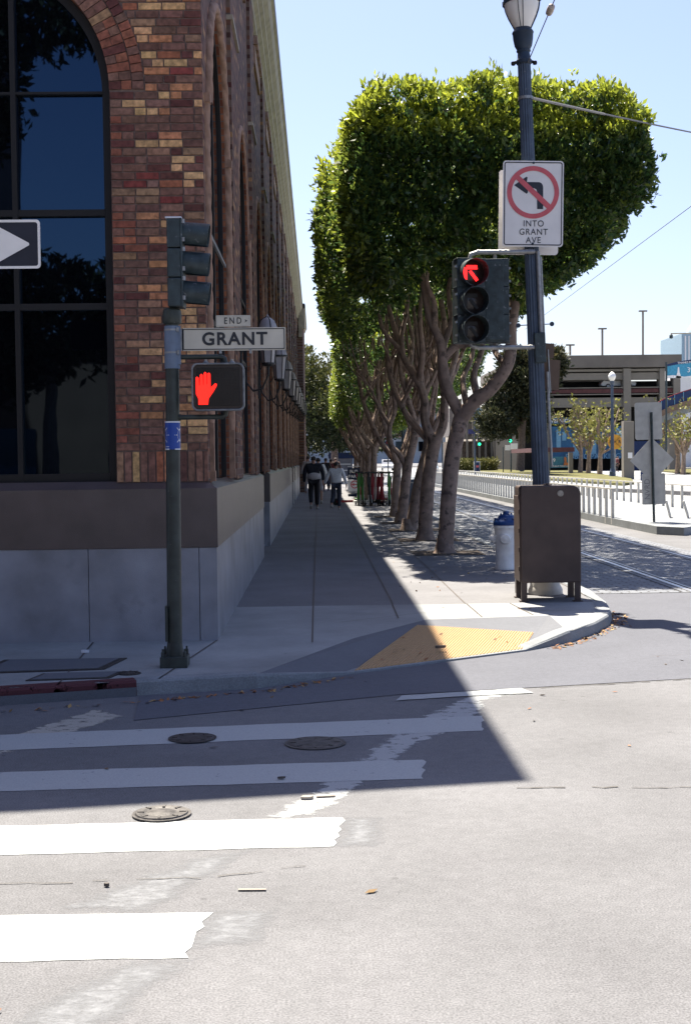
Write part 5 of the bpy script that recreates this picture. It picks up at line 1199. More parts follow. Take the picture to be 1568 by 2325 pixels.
# A-board by the far trunks
ab = thing('sidewalk_board', 'upright navy and white sidewalk board with PUB PARK lettering past the scooters', 'sign board', P(803, 1100, 56)); ab.location.z = SW
m_navyb = mat('navy_board', (.012, .02, .05), rough=.6)
b = MB(); b.box((0, 0, .95), (.52, .05, .5)); b.box((0, 0, .05), (.5, .3, .1)); b.build('board', m_navyb, ab)
b = MB(); b.box((0, 0, .45), (.52, .05, .48)); b.box((0, .0, 1.27), (.52, .06, .03)); b.build('lower_board', m_white, ab)
text('PUB', .2, m_white, ab, (0, -.03, 1.04), bold=.005); text('PARK', .18, m_white, ab, (0, -.03, .84), bold=.005)
b = MB(); K = 24; O = [(.17*math.cos(2*math.pi*k/K), .17*math.sin(2*math.pi*k/K)) for k in range(K)]; I = [(x*.75, z*.75) for x, z in O]; frame_ring(b, O, I, (0.03, -.03, .5), .004); b.prism([(-.14, 0), (-.02, .07), (-.02, .02), (.14, .02), (.14, -.02), (-.02, -.02), (-.02, -.07)], .004, (.03, -.03, .5)); b.build('red_ring', m_signred, ab)
# litter bin behind the trunks
lb = thing('litter_bin', 'blue grey litter bin at the kerb behind the fourth trunk', 'bin', (2.72, 38.2, SW)); b = MB(); b.lathe([(.2, 0), (.22, .1), (.24, .85), (.25, .87), (.22, .95), (.1, 1.0), (.001, 1.01)], 20); b.build('drum', m_poleblue, lb, smooth=True); b = MB(); b.lathe([(.255, .84), (.262, .86), (.255, .88)], 20); b.build('rim', m_galv, lb)

# ================================================================== BOARDING ISLAND FENCES AND SIGN BACKS
def fence(label, x0, y0, x1, y1, n_, zb, h):
    t = thing('island_fence', label, 'fence', (x0, y0, zb), 'pale fences along the boarding island'); d = Vector((x1-x0, y1-y0, 0))
    b = MB(); b.bar((0, 0, h), d+Vector((0, 0, h)), .05, .035); b.build('top_rail', m_fence, t)
    b = MB(); b.bar((0, 0, .10), d+Vector((0, 0, .10)), .04, .03); b.build('bottom_rail', m_fence, t)
    b = MB(); b.span((-.032, -.035, 0), (.032, .035, h-.02)); p0 = b.build('post', m_fence, t)
    for k in range(1, n_+1):
        p = p0.copy(); COL.objects.link(p); p.parent = t; p.location = d*(k/n_)
    return t
fence('pale slatted fence along the near track side of the boarding island', 6.98, 31.2, 7.15, 95, 92, .02, .84)
fence('pale fence along the far road side of the boarding island', 10.1, 33.5, 10.25, 120, 86, .0, .82)
ss = thing('sign_post', 'three blank grey sign backs on one post at the island tip', 'traffic sign', (7.40, 29.0, .17)); ss.rotation_euler.y = -R(1.2)
b = MB(); b.tube([(0, -.02, 0), (-.0, -.02, 2.42)], .028, 8); b.build('post', m_sigdark, ss)
b = MB(); b.prism(rrect(.60, .82, .05), .006, (-.06, .02, 2.23)); b.build('rectangular_plate', m_signback, ss)
b = MB(); s_ = .46; b.prism([(0, s_*1.08), (s_*1.06, 0), (0, -s_*1.08), (-s_*1.06, 0)], .006, (.0, .03, 1.37)); b.build('diamond_plate', m_signback, ss)
b = MB(); b.prism(rrect(.52, .68, .03), .006, (.02, .02, .73)); pl_ = b.build('lower_plate', m_signback, ss)
text('NVRD', .17, mat('faint_scrawl', (.2, .19, .2)), pl_, (-.12, .015, .73), rot=(R(90), R(-90), 0))
for k, (x, y, a) in enumerate(((8.28, 30.9, -14), (8.62, 30.6, -16))):
    b = MB(); b.tube([(0, 0, 0), (0, 0, .42)], .03, 8); b.box((0, 0, .01), (.12, .12, .02)); o = b.build('marker_post', m_fence); o.location = (x, y, .17); o.rotation_euler.y = R(a); tag(o, ('leaning short post on the island tip, nearer the sign post', 'leaning short post on the island tip, farther from the sign post')[k], 'post', 'leaning marker posts')
sk = thing('sign_post', 'single grey rounded sign back seen between the forked trunks', 'traffic sign', (4.55, 48, 0)); b = MB(); b.tube([(0, -.03, 0), (0, -.03, 3.7)], .03, 8); b.build('post', m_galv, sk); b = MB(); b.prism(rrect(.46, .72, .06), .006, (0, 0, 3.3)); b.build('sign_plate', m_signback, sk)
rs_ = thing('parking_sign', 'narrow red and white sign plate between the farther trunks', 'traffic sign', P(880, 985, 50)); b = MB(); b.box((0, 0, 0), (.13, .01, .75)); b.build('sign_panel', m_scred, rs_); b = MB(); b.box((0, -.008, -.05), (.05, .006, .3)); b.build('mark', m_white, rs_); b = MB(); b.tube([(0, .03, -2.9), (0, .03, .4)], .025, 6); b.build('post', m_galv, rs_)

# ================================================================== FAR SIDE OF THE WATERFRONT ROAD
sheet('far_roadway', [(10.4, 22), (140, 22), (140, 260), (10.4, 260)], .003, m_conc_new)
kb = MB(); a, c = PG(1395, 1116), PG(1640, 1128); kb.bar(a+Vector((0, 0, .08)), c+Vector((0, 0, .08)), .5, .18); struct(kb.build('traffic_median', m_conc_old))
m_grass = mat('dry_verge_grass', (.085, .082, .022), rough=1, ns=1.2, na=.45, world=True)
def gz(px, py, z): v = PG(px, py, z); return (v.x, v.y, z)
vg = MB()
def verge(pts, z=.15):
    Q = [gz(*p, z) for p in pts]; vg.prism([(p[0], p[1]) for p in Q], z, (0, 0, 0), (1, 0, 0), (0, 1, 0), (0, 0, 1))
verge([(1060, 1070), (1170, 1079), (1243, 1086), (1330, 1092), (1412, 1097), (1438, 1094), (1432, 1086), (1380, 1078), (1300, 1066), (1180, 1063), (1060, 1062)])
verge([(1440, 1063), (1500, 1068), (1600, 1076), (1600, 1062)]); vo = vg.build('grass_verge', m_grass); vo['kind'] = 'stuff'
kerb_v = MB(); pts = [gz(*p, .0) for p in ((1060, 1071), (1170, 1080), (1243, 1087), (1330, 1093), (1412, 1098))]
for p, q in zip(pts[:-1], pts[1:]): kerb_v.bar(Vector(p)+Vector((0, 0, .08)), Vector(q)+Vector((0, 0, .08)), .35, .16)
struct(kerb_v.build('verge_kerb', m_kerb))
def ppoly(pts, Y): return [P(x, y, Y) for x, y in pts]
def pbox(b, x0, y0, x1, y1, Y, D, mi=0):       # box whose front face spans the given picture corners at depth Y
    a, c = P(x0, y1, Y), P(x1, y0, Y); b.span((a.x, Y, a.z), (c.x, Y+D, c.z), mi)
# car park building
m_gconc = mat('garage_concrete', (.15, .132, .115), rough=.85, ns=.5, na=.15, nd=8, world=True); m_gbeam = mat('garage_beam', (.19, .17, .145), rough=.85, ns=.5, na=.12, world=True); m_gred = mat('garage_red_rail', (.085, .03, .03), rough=.8, ns=2, na=.2); m_blue = mat('mural_blue', (.018, .09, .19), rough=.6, ns=1, na=.3); m_blued = mat('deep_blue', (.012, .03, .10), rough=.6); m_bluel = mat('pale_mural_blue', (.16, .33, .46), rough=.6)
GY = 165
ga = thing('parking_garage', 'concrete parking garage with dark open decks and red brown railings', 'building', (0, 0, 0))
b = MB(); pbox(b, 1180, 804, 1546, 836, GY-.6, 40); b.build('parapet', m_gconc, ga)
b = MB(); pbox(b, 1180, 836, 1543, 845, GY-.2, 1.2); pbox(b, 1180, 845, 1500, 864, GY, 1.2); b.build('upper_beam', m_gbeam, ga)
b = MB(); pbox(b, 1180, 879, 1541, 881, GY-.3, .4); pbox(b, 1180, 894, 1541, 896, GY-.3, .4); pbox(b, 1180, 901, 1490, 926, GY, 1.2); b.build('lower_beam', m_gbeam, ga)
b = MB(); pbox(b, 1180, 881, 1541, 894, GY-.2, .3); b.build('railing', m_gred, ga)
b = MB(); pbox(b, 1180, 864, 1541, 1074, GY+3.5, 30); b.build('dark_interior', m_dark, ga)
b = MB(); pbox(b, 1180, 880, 1541, 899, GY+.9, 4); pbox(b, 1180, 926, 1541, 928, GY+.8, 4); b.build('deck', m_dark, ga)  # deck coloured near black to paint the shade inside the garage
for x0, x1 in ((1235, 1247), (1415, 1431), (1497, 1508), (1528, 1543)): b = MB(); pbox(b, x0, 836, x1, 1074, GY-.45, 1.6); b.build('column', m_gbeam, ga)
b = MB(); pbox(b, 1250, 947, 1342, 962, GY-.7, .2); bn = b.build('banner', m_blue, ga)
text('OVERNIGHT PARKING', .62, m_white, bn, P(1297, 955, GY-.75), bold=.01, depth=.01)
b = MB(); pbox(b, 1252, 966, 1424, 1042, GY-.5, .3); mu_ = b.build('mural', m_blue, ga)
b = MB(); 
for x0, y0, x1, y1 in ((1262, 975, 1272, 1020), (1275, 980, 1284, 1000), (1300, 985, 1312, 1035), (1340, 975, 1352, 1030), (1398, 972, 1412, 1015)): pbox(b, x0, y0, x1, y1, GY-.56, .05)
b.build('mural_shape', m_bluel, mu_)
text('PUBLIC PARKING', .9, m_bluel, mu_, P(1345, 1036, GY-.6), bold=.01, depth=.01)
b = MB(); pbox(b, 1432, 1000, 1541, 1066, GY-.4, .3); b.build('blue_hoarding', m_blued, ga)
for i, (x, y0) in enumerate(((1293, 783), (1366, 746), (1458, 706))):
    b = MB(); a = P(x, y0, GY+6+i*3); c = P(x, 806, GY+6+i*3); b.tube([c, a], .14, 6); b.box(a, (1.1, .4, .18)); o = b.build('roof_light_mast', m_gbeam); tag(o, ('shortest', 'middle height', 'tallest')[i]+' light mast standing on the parking garage roof', 'light mast', 'light masts on the garage roof')
# tower and pedestrian bridge at the right edge
tw = thing('tower_building', 'pale blue grey domed tower with white base beyond the garage corner', 'building', (0, 0, 0)); b = MB(); pbox(b, 1546, 756, 1640, 832, GY+30, 12); b.build('shaft', mat('tower_blue', (.30, .42, .50), rough=.6), tw)
b = MB(); c = P(1590, 756, GY+36); b.lathe([(2.2, 0), (2.1, .6), (1.6, 1.3), (.8, 1.7), (.001, 1.9)], 16, c); b.build('dome', mat('dome_grey', (.40, .45, .48)), tw, smooth=True)
b = MB(); pbox(b, 1534, 832, 1650, 1060, GY+32, 10); b.build('base', m_white, tw)
b = MB()
for x in (1553, 1561): pbox(b, x, 762, x+3, 826, GY+29.9, .2)
b.build('window_strip', m_white, tw)
fb = thing('pedestrian_bridge', 'curved pedestrian bridge with blue railing rising to the right edge', 'bridge', (0, 0, 0)); top = [(1478, 924), (1490, 914), (1505, 905), (1520, 898), (1545, 889), (1568, 882), (1640, 868)]
BYd = 122
def ribbon(b, o0, o1, D, Y=BYd):
    A_ = [P(x, y+o0, Y) for x, y in top]; B2 = [P(x, y+o1, Y) for x, y in top]
    for i in range(len(A_)-1):
        q = [A_[i], A_[i+1], B2[i+1], B2[i]]; b.add(q+[v+Vector((0, D, 0)) for v in q], [(0, 1, 2, 3), (4, 5, 6, 7), (0, 1, 5, 4), (3, 2, 6, 7), (0, 3, 7, 4), (1, 2, 6, 5)])
b = MB(); ribbon(b, 2, 24, .06); b.build('railing', m_blued, fb)
b = MB(); ribbon(b, 0, 2.2, .1, BYd-.05); b.build('handrail', m_scred, fb)
b = MB(); ribbon(b, 24.2, 38, 2.4, BYd-.1); b.build('deck_fascia', mat('timber_fascia', (.20, .13, .09), ns=1, na=.2), fb)
b = MB(); ribbon(b, 38.2, 53, 1.8, BYd+.3); b.build('girder', mat('girder_grey', (.24, .25, .25)), fb)
b = MB(); pbox(b, 1518, 945, 1530, 1066, BYd+.4, 1); pbox(b, 1585, 930, 1600, 1066, BYd+.4, 1); b.build('pier', m_gbeam, fb)
b = MB()
for x, y in ((1500, 908), (1513, 901), (1530, 894), (1550, 887)): a = P(x, y+2, BYd-.06); b.tube([a, P(x, y+24, BYd-.06)], .035, 5)
b.build('baluster', m_bluel, fb)
ab2 = thing('arch_banner', 'blue curved banner sign reading THANKS FOR VISITING at the right edge', 'sign', (0, 0, 0)); YB = 116
b = MB(); b.prism([(0, 0), (4.1, 0), (4.1, 1.42), (3.2, 1.48), (2, 1.45), (1, 1.32), (0, 1.1)], .1, P(1513, 858, YB)); b.build('sign_panel', mat('banner_blue', (.05, .27, .42), rough=.6, na=.2), ab2)
b = MB(); b.prism([(0, 1.02), (1, 1.2), (2, 1.3), (4.1, 1.3), (4.1, 1.55), (2, 1.58), (1, 1.45), (0, 1.2)], .12, P(1513, 858, YB)-Vector((0, .02, 0))); b.build('top_band', m_blued, ab2)
text('THANKS FOR VISITING', .24, m_white, ab2, P(1513, 858, YB)+Vector((2.15, -.04, 1.37)), rot=(R(90), R(-3), 0), bold=.004); text('39', .62, m_white, ab2, P(1513, 858, YB)+Vector((2.05, -.02, .68)))
b = MB(); o_ = P(1513, 858, YB)+Vector((0, -.02, 0)); b.prism([(.75, 0), (1.25, 0), (1.1, .5), (1.05, .95), (.95, .95), (.9, .5)], .02, o_); b.prism([(0, 0), (3.9, 0), (3.9, .12), (2.5, .22), (1.5, .1), (.5, .25), (0, .2)], .02, o_); b.build('white_design', m_white, ab2)
b = MB(); b.tube([P(1511, 1066, YB), P(1511, 822, YB)], .09, 8); b.build('post', m_sigdark, ab2)
cl = thing('overhang_lamp', 'thin tan lamp arm reaching left from the right edge against the sky', 'street lamp', (0, 0, 0)); b = MB(); b.tube([P(1640, 755, 150), P(1521, 757, 150)], .07, 6); b.tube([P(1640, 1060, 150), P(1640, 752, 150)], .12, 6); b.build('arm', m_cornice, cl); b = MB(); c = P(1522, 763, 150); b.lathe([(.001, -.3), (.22, -.2), (.2, .1), (.08, .25)], 10, c); b.build('lamp_head', m_sigdark, cl)

# more street lamps of the same kind, without the extra fittings
FLp = thing('street_lamp', 'street lamp on the grass verge right of the pruned trees', 'street lamp', (23.27, 104, 0), 'lamps along the waterfront road')
make_lamp(FLp, m_poleblue, top=False); FLp.scale = (1.55, 1.55, 1.235)
for loc, lab in (((23.35, 151, 0), 'street lamp carrying the green street sign left of the big post'), ((21.1, 262, 0), 'farthest street lamp, tiny between the second and fourth trunks'), ((4.35, 66, 0), 'dark blue street lamp half hidden behind the fourth trunk')):
    dup(FLp, loc, lab)
# railway crossing sign
rx = thing('railway_crossing_sign', 'round yellow railway crossing sign with black X behind the verge lamp', 'traffic sign', P(1395, 1003, 107)); b = MB(); b.lathe([(.60, -.02), (.60, .02)], 28, (0, 0, 0), 0, Matrix.Rotation(R(90), 3, 'X')); b.build('disc', mat('sign_yellow', (.55, .26, .02), rough=.5), rx)
b = MB(); b.bar((-.40, -.03, -.40), (.40, -.03, .40), .1, .01); b.bar((-.40, -.034, .40), (.40, -.034, -.40), .1, .01); b.build('cross', m_black, rx)
text('R', .36, m_black, rx, (-.36, -.04, 0), bold=.01); text('R', .36, m_black, rx, (.36, -.04, 0), bold=.01)
b = MB(); b.tube([(0, .05, -2.6), (0, .05, .3)], .05, 6); b.build('post', m_galv, rx)
# concrete pylon
py_ = thing('concrete_pylon', 'plain square concrete pylon with a small white notice beside the lamp', 'pylon', (0, 0, 0)); b = MB(); pbox(b, 1415, 956, 1438, 1089, 96, .75); b.build('shaft', m_gbeam, py_, bevel=.02); b = MB(); pbox(b, 1424, 1027, 1434, 1040, 95.95, .03); b.build('notice', m_white, py_)
bo2 = thing('bollard', 'dark roadside bollard left of the lower sign plate', 'bollard', PG(1457, 1091)); b = MB(); b.lathe([(.14, 0), (.14, .75), (.1, .85), (.001, .9)], 12); b.build('post', m_blued, bo2); b = MB(); b.lathe([(.145, .6), (.145, .68)], 12); b.build('stripe', m_white, bo2)
# bus shelter canopy with billboard
bsh = thing('shelter_canopy', 'dark red flat canopy on concrete posts at the verge', 'shelter', (0, 0, 0)); b = MB(); a = P(1222, 1026, 112); c = P(1303, 1015, 112); b.span((a.x, 112, a.z), (c.x, 128, c.z)); b.build('roof', m_gred, bsh)
for x, Y in ((1241, 112.5), (1294, 127)):
    b = MB(); p = P(x, 1027, Y); b.span((p.x-.2, Y-.2, 0), (p.x+.2, Y+.2, a.z)); b.build('post', m_gbeam, bsh)
bb = thing('billboard', 'blue billboard reading 39 PUBLIC PARKING with an orange shape under the canopy', 'billboard', (0, 0, 0)); b = MB(); pbox(b, 1244, 1036, 1297, 1062, 131, .2); b.build('panel', mat('billboard_blue', (.04, .17, .24), rough=.5, na=.2), bb)
text('39', .5, m_white, bb, P(1254, 1045, 130.9), bold=.01); text('PUBLIC PARKING', .2, m_white, bb, P(1271, 1058, 130.9), bold=.004)
b = MB(); b.prism([(0, 0), (.55, 0), (.5, .2), (.3, .3), (.3, .75), (.15, .85), (.05, .7), (.1, .4)], .03, P(1278, 1056, 130.8)); b.build('orange_shape', mat('billboard_orange', (.50, .16, .05)), bb)
b = MB()
for x in (1246, 1295): p = P(x, 1062, 131.1); b.span((p.x-.06, 131, 0), (p.x+.06, 131.2, p.z))
b.build('support', m_sigdark, bb)
# vehicles
m_carw = mat('white_car_paint', (.55, .56, .58), rough=.3, coat=.5, na=.03); m_carg = mat('blue_grey_car_paint', (.20, .26, .31), rough=.3, coat=.5, na=.03); m_carglass = glass_mat('car_glass'); m_cardark = mat('dark_truck_paint', (.02, .018, .02), rough=.5)
def car(label, loc, rz, pm, suv=False, group=None):
    t = thing('parked_car', label, 'car', loc, group, rz); h = 1.75 if suv else 1.45
    pr_ = [(-2.1, .35), (2.1, .35), (2.2, .6), (2.1, .85), (1.2, .98), (.75, h-.03), (-1.3 if not suv else -1.9, h), (-1.95 if not suv else -2.15, 1.0), (-2.2, .8), (-2.2, .5)]
    b = MB(); b.prism(pr_, 1.74, (0, -.87, 0)); b.build('body', pm, t, bevel=.07)
    b = MB(); b.prism([(1.08, 1.03), (.7, h-.1), (-1.25, h-.08), (-1.75, 1.03)], 1.76, (0, -.88, 0)); b.quad((1.17, -.72, 1.0), (1.17, .72, 1.0), (.79, .62, h-.07), (.79, -.62, h-.07)); b.build('window', m_carglass, t)
    for x in (-1.35, 1.35):
        for y in (-.8, .8):
            b = MB(); b.lathe([(.2, -.1), (.31, -.1), (.33, 0), (.31, .1), (.2, .1)], 18, (x, y, .33), 0, Matrix.Rotation(R(90), 3, 'X')); w_ = b.build('wheel', m_tyre, t, smooth=True)
            b = MB(); b.lathe([(.19, -.11), (.19, .11)], 12, (x, y, .33), 0, Matrix.Rotation(R(90), 3, 'X')); b.build('rim', m_galv, w_)
    for y in (-.62, .62):
        b = MB(); b.box((2.17, y, .68), (.06, .3, .14)); b.build('headlight', m_lampglass, t)
        b = MB(); b.box((-2.2, y, .75), (.05, .2, .2)); b.build('tail_light', m_scred, t)
    return t
car('white car with dark grille facing us between the middle trunks', PG(879, 1068) + Vector((0, 0, 0)), R(-92), m_carw, True, 'cars on the street beyond the trees')
car('blue grey car half hidden between the first and second trunks', PG(972, 1079), R(-90), m_carg, False, 'cars on the street beyond the trees')
car('white car on the upper deck of the parking garage', P(1400, 883, GY+2.2), R(0), m_carw, False); bpy.data.objects[-1:] if False else None
tk = thing('box_truck', 'dark box truck with white cab behind the pruned trees', 'truck', PG(1338, 1067), rz=R(-170)); b = MB(); b.span((-3.4, -1.1, .7), (1.0, 1.1, 3.4)); b.build('cargo_box', m_cardark, tk, bevel=.04); b = MB(); b.prism([(1.1, .5), (2.7, .5), (2.75, 1.3), (2.45, 2.4), (1.1, 2.5)], 2.0, (0, -1, 0)); b.span((1.02, -.95, 2.5), (1.6, .95, 3.4)); b.build('cab', m_carw, tk, bevel=.05)
b = MB(); b.prism([(1.5, 1.4), (2.6, 1.4), (2.42, 2.2), (1.5, 2.25)], 2.04, (0, -1.02, 0)); b.build('window', m_carglass, tk)
for x in (-2.2, 1.9):
    for y in (-.95, .95): b = MB(); b.lathe([(.25, -.12), (.42, -.12), (.44, 0), (.42, .12), (.25, .12)], 18, (x, y, .44), 0, Matrix.Rotation(R(90), 3, 'X')); b.build('wheel', m_tyre, tk, smooth=True)
person('distant person in maroon walking right beside the verge lamp', P(1400, 1066, 150), R(-70), 1.75, m_redcl, m_trous, m_hairb, fine=False).location.z = 0
# leafy things
def blob_sprigs(blobs, n_, seed, shell=.55, yel=.25):
    rs = np.random.default_rng(seed); w_ = np.array([np.prod(b_[1])**.67 for b_ in blobs]); w_ /= w_.sum(); k = rs.choice(len(blobs), n_, p=w_)
    d = rs.normal(0, 1, (n_, 3)); d /= np.linalg.norm(d, axis=1, keepdims=True); c = np.array([tuple(b_[0]) for b_ in blobs])[k]; r_ = np.array([b_[1] for b_ in blobs])[k]
    q = rs.uniform(shell, 1.05, n_)[:, None]; pos = c+d*r_*q; f = fbm(pos, .9); pos += d*(f*.25)[:, None]*r_; keep = f > -.32
    y = np.clip(d[:, 2]*.8, 0, 1)*yel*rs.uniform(.3, 1.3, n_); return pos[keep], d[keep]*.7+np.array([0, 0, .5]), y[keep]
dk = ((.018, .026, .012), (.045, .05, .022), (.12, .10, .04))
bt = thing('evergreen_tree', 'big dark evergreen tree behind the lamp post left of the garage', 'tree', (0, 0, 0)); Yt = 138
def PB(px, py, Y, rx, rz_, ry=None): return (P(px, py, Y), (rx*Y/3000, (ry or rx)*Y/3000, rz_*Y/3000))
leaf_mesh('crown', blob_sprigs([PB(1205, 850, Yt, 62, 55), PB(1255, 825, Yt, 32, 38), PB(1150, 905, Yt, 55, 65), PB(1125, 960, Yt-2, 45, 40), PB(1195, 940, Yt+2, 50, 60), PB(1165, 830, Yt, 35, 42)], 6500, 4), m_leaf_dull, bt, per=4, L=(.3, .6), cols=dk)
b = MB(); b.tube([P(1180, 1068, Yt), P(1184, 980, Yt), P(1200, 880, Yt)], [.45, .35, .2], 8); b.tube([P(1184, 985, Yt), P(1140, 900, Yt)], [.3, .12], 6); b.build('trunk', m_bark_dark, bt)
hd = thing('hedge', 'clipped yellow green hedge in front of the columned building', 'hedge', (0, 0, 0)); rs = np.random.default_rng(3); a, c = P(1030, 1066, 172), P(1127, 1043, 172); n_ = 1500; pos = np.stack([rs.uniform(a.x, c.x, n_), rs.uniform(171, 175, n_), rs.uniform(0, c.z, n_)], 1); leaf_mesh('foliage', (pos, rs.normal(0, .5, (n_, 3))+np.array([0, -.3, .6]), np.clip(rs.normal(.25, .2, n_), 0, 1)), m_leaf_dull, hd, per=4, L=(.25, .45), cols=((.05, .06, .02), (.10, .11, .035), (.2, .18, .05)))
pal = ((.10, .085, .05), (.16, .15, .06), (.25, .26, .05))
for i, (px, py, Y, cpx, cw) in enumerate(((1360, 1082, 117, 1378, 34), (1334, 1074, 126, 1335, 32), (1316, 1071, 133, 1290, 36), (1549, 1070, 118, 1550, 40), (1536, 1068, 126, 1500, 26))):
    t = thing('plane_tree', ('pruned plane tree nearest the verge lamp with knobbly bare limbs', 'pruned plane tree, middle trunk of the group before the blue mural', 'pruned plane tree, leftmost of the group before the blue mural', 'yellow leaved plane tree by the right edge under the bridge', 'yellow leaved plane tree just right of the island sign backs')[i], 'tree', (0, 0, 0), 'pruned plane trees on the verge')
    rr = random.Random(40+i); b = MB(); p0 = P(px, py, Y); p0.z = 0; p1 = P(px+2, 1020, Y); b.tube([p0, p0.lerp(p1, .6), p1], [.26, .2, .17], 8); tips = []
    for k in range(9):
        e = P(cpx+rr.uniform(-cw, cw), rr.uniform(918, 1000), Y+rr.uniform(-2, 2)); m1 = p1.lerp(e, .5)+Vector((rr.uniform(-.3, .3), 0, rr.uniform(-.5, .1))); b.tube([p1-Vector((0, 0, rr.uniform(0, .7))), m1, e], [.12, .09, .06], 6); tips += [e, m1.lerp(e, .5)]
    b.build('trunk', m_bark_pale, t); n_ = len(tips)*13; q = np.array([tuple(tips[k % len(tips)]) for k in range(n_)])+np.random.default_rng(i).normal(0, .42, (n_, 3))
    leaf_mesh('crown', (q, np.random.default_rng(i).normal(0, .6, (n_, 3))+np.array([0, 0, .4]), np.random.default_rng(i+9).random(n_)*.9), m_leaf_dull, t, per=3, L=(.18, .34), W=.8, cols=pal)
# columned building beyond the hedge
cb2 = thing('columned_building', 'low grey brown building with pale columns behind the hedge', 'building', (0, 0, 0)); YC = 195
b = MB(); pbox(b, 1020, 1000, 1168, 1066, YC+1.5, 10); b.build('dark_wall', m_bark_dark, cb2); b = MB(); pbox(b, 1020, 925, 1168, 990, YC+2, 10); b.build('upper_wall', mat('upper_wall_stone', (.16, .14, .13), na=.2), cb2)
b = MB(); pbox(b, 1020, 988, 1168, 997, YC+.4, 2); b.build('balcony_band', m_gbeam, cb2)
for k in range(10): b = MB(); x = 1030+k*14; pbox(b, x, 905, x+3.2, 1066, YC, .3); b.build('column', m_gbeam, cb2)
b = MB(); pbox(b, 1150, 1000, 1190, 1066, YC-4, 3); b.build('end_wall', m_gred, cb2)
# poles, signals and signs on the far corner
def far_signal(px, ytop, Y, lab, off):
    t = thing('traffic_signal', lab, 'traffic signal', (0, 0, 0)); g = P(px, 1060, Y); g.z = 0; tp_ = P(px, ytop, Y); b = MB(); b.tube([g, tp_], .09, 8); b.build('pole', m_sigdark, t); b = MB(); c = P(px+off, ytop+8, Y); b.box(c, (.45, .35, 1.25)); b.build('housing', m_sigblk, t, bevel=.03)
    b = MB(); c2 = c+Vector((0, -.2, -.42)); b.lathe([(.17, 0), (.1, .05), (.001, .06)], 14, c2, 0, Matrix.Rotation(R(90), 3, 'X')); b.build('green_lens', m_greenled, t); return t
far_signal(1159, 984, 150, 'distant traffic signal with a lit green lens left of the street sign', -2); far_signal(1078, 992, 158, 'distant traffic signal with green lens on the banner pole', 9)
bp_ = thing('banner_pole', 'dark pole with a pale blue street banner beside the first trunk', 'banner pole', (0, 0, 0)); Y = 140; b = MB(); g = P(1078, 1068, Y); g.z = 0; b.tube([g, P(1077, 930, Y)], .1, 8); b.build('pole', m_poleblue, bp_)
b = MB(); pbox(b, 1081, 926, 1106, 972, Y, .04); b.build('banner', m_bluel, bp_); b = MB(); pbox(b, 1062, 974, 1106, 985, Y-.05, .04); b.build('lower_banner', mat('banner_violet', (.05, .055, .16)), bp_)
b = MB(); pbox(b, 1083, 950, 1105, 971, Y-.03, .02); b.build('banner_design', mat('banner_tan', (.30, .22, .18), na=.4, ns=3), bp_)
sg = thing('street_name_sign', 'green street sign reading Stockton, partly hidden by the big lamp post', 'street sign', P(1190, 963, 150.5)); b = MB(); b.box((0, .08, 0), (2.75, .05, .62)); b.build('sign_panel', mat('sign_green', (.01, .17, .085), rough=.5), sg); text('Stockton', .46, m_white, sg, (0, .04, -.02), bold=.008, depth=.005)
b = MB(); frame_ring(b, rrect(2.72, .60, .05), rrect(2.62, .50, .05), (0, .045, 0), .008); b.build('border', m_white, sg)
ns_ = thing('traffic_sign', 'white rectangular sign pair under the distant green signal', 'traffic sign', (0, 0, 0)); b = MB(); pbox(b, 1146, 1010, 1157, 1022, 148, .04); pbox(b, 1158, 1006, 1176, 1020, 149, .04); b.build('sign_panel', m_white, ns_); b = MB(); p = P(1141, 1022, 148); b.tube([(p.x, 148, 0), (p.x, 148, p.z+.4)], .06, 6); b.build('post', m_sigdark, ns_)
s3 = thing('sandwich_board', 'blue framed sandwich board standing before the hedge', 'sign board', (0, 0, 0)); b = MB(); pbox(b, 1075, 1047, 1089, 1073, 158, .1); b.build('frame', m_white, s3); b = MB(); pbox(b, 1076.5, 1049, 1087.5, 1069, 157.9, .08); b.build('panel', m_blued, s3); b = MB(); pbox(b, 1078, 1056, 1086, 1061, 157.85, .03); b.build('notice', m_signred, s3)
for i, (a, c) in enumerate((((1085, 952, 140), (1188, 944, 150)), ((1085, 948, 140), (1188, 951, 150)), ((1090, 973, 140), (1190, 968, 150)))):
    wire('overhead_wire', ('upper', 'middle', 'lower')[i]+' pale trolley wire between the banner pole and the far lamp', sag(P(*a), P(*c), .1), .03, m_galv)
# far buildings and trees at the street's end
ft = thing('ficus_tree', 'dense far tree closing the sidewalk beyond the brick building, sunlit top', 'tree', (0, 0, 0), g_tree)
leaf_mesh('crown', blob_sprigs([((.6, 92, 6.0), (2.6, 3, 3.0)), ((-1.4, 94, 6.6), (2.3, 3, 3.0)), ((1.8, 90, 4.6), (2.4, 3, 2.2)), ((-.8, 97, 4.4), (3, 3, 2.4)), ((3.5, 95, 5.2), (3, 3, 3))], 7500, 8, yel=.8), m_leaf_dull, ft, per=5, L=(.2, .36), cols=((.014, .022, .010), (.035, .05, .016), (.14, .14, .03)))
b = MB(); b.tube([(1.2, 92, 0), (1.2, 92, 3.5)], [.3, .2], 8); b.tube([(-.9, 96, 0), (-.9, 96, 3.5)], [.25, .2], 8); b.build('trunk', m_bark, ft)
kk = thing('kiosk', 'grey kiosk with dark blue fascia at the far end of the sidewalk', 'kiosk', (0, 0, 0)); b = MB(); pbox(b, 748, 1040, 800, 1085, 96, 3); b.build('wall', mat('kiosk_grey', (.2, .2, .23), na=.3, ns=2), kk); b = MB(); pbox(b, 746, 1027, 803, 1041, 95.8, 3.4); b.build('fascia', m_blued, kk); b = MB(); pbox(b, 752, 1052, 796, 1055, 95.9, .1); pbox(b, 752, 1066, 796, 1069, 95.9, .1); b.build('shelf', m_white, kk)
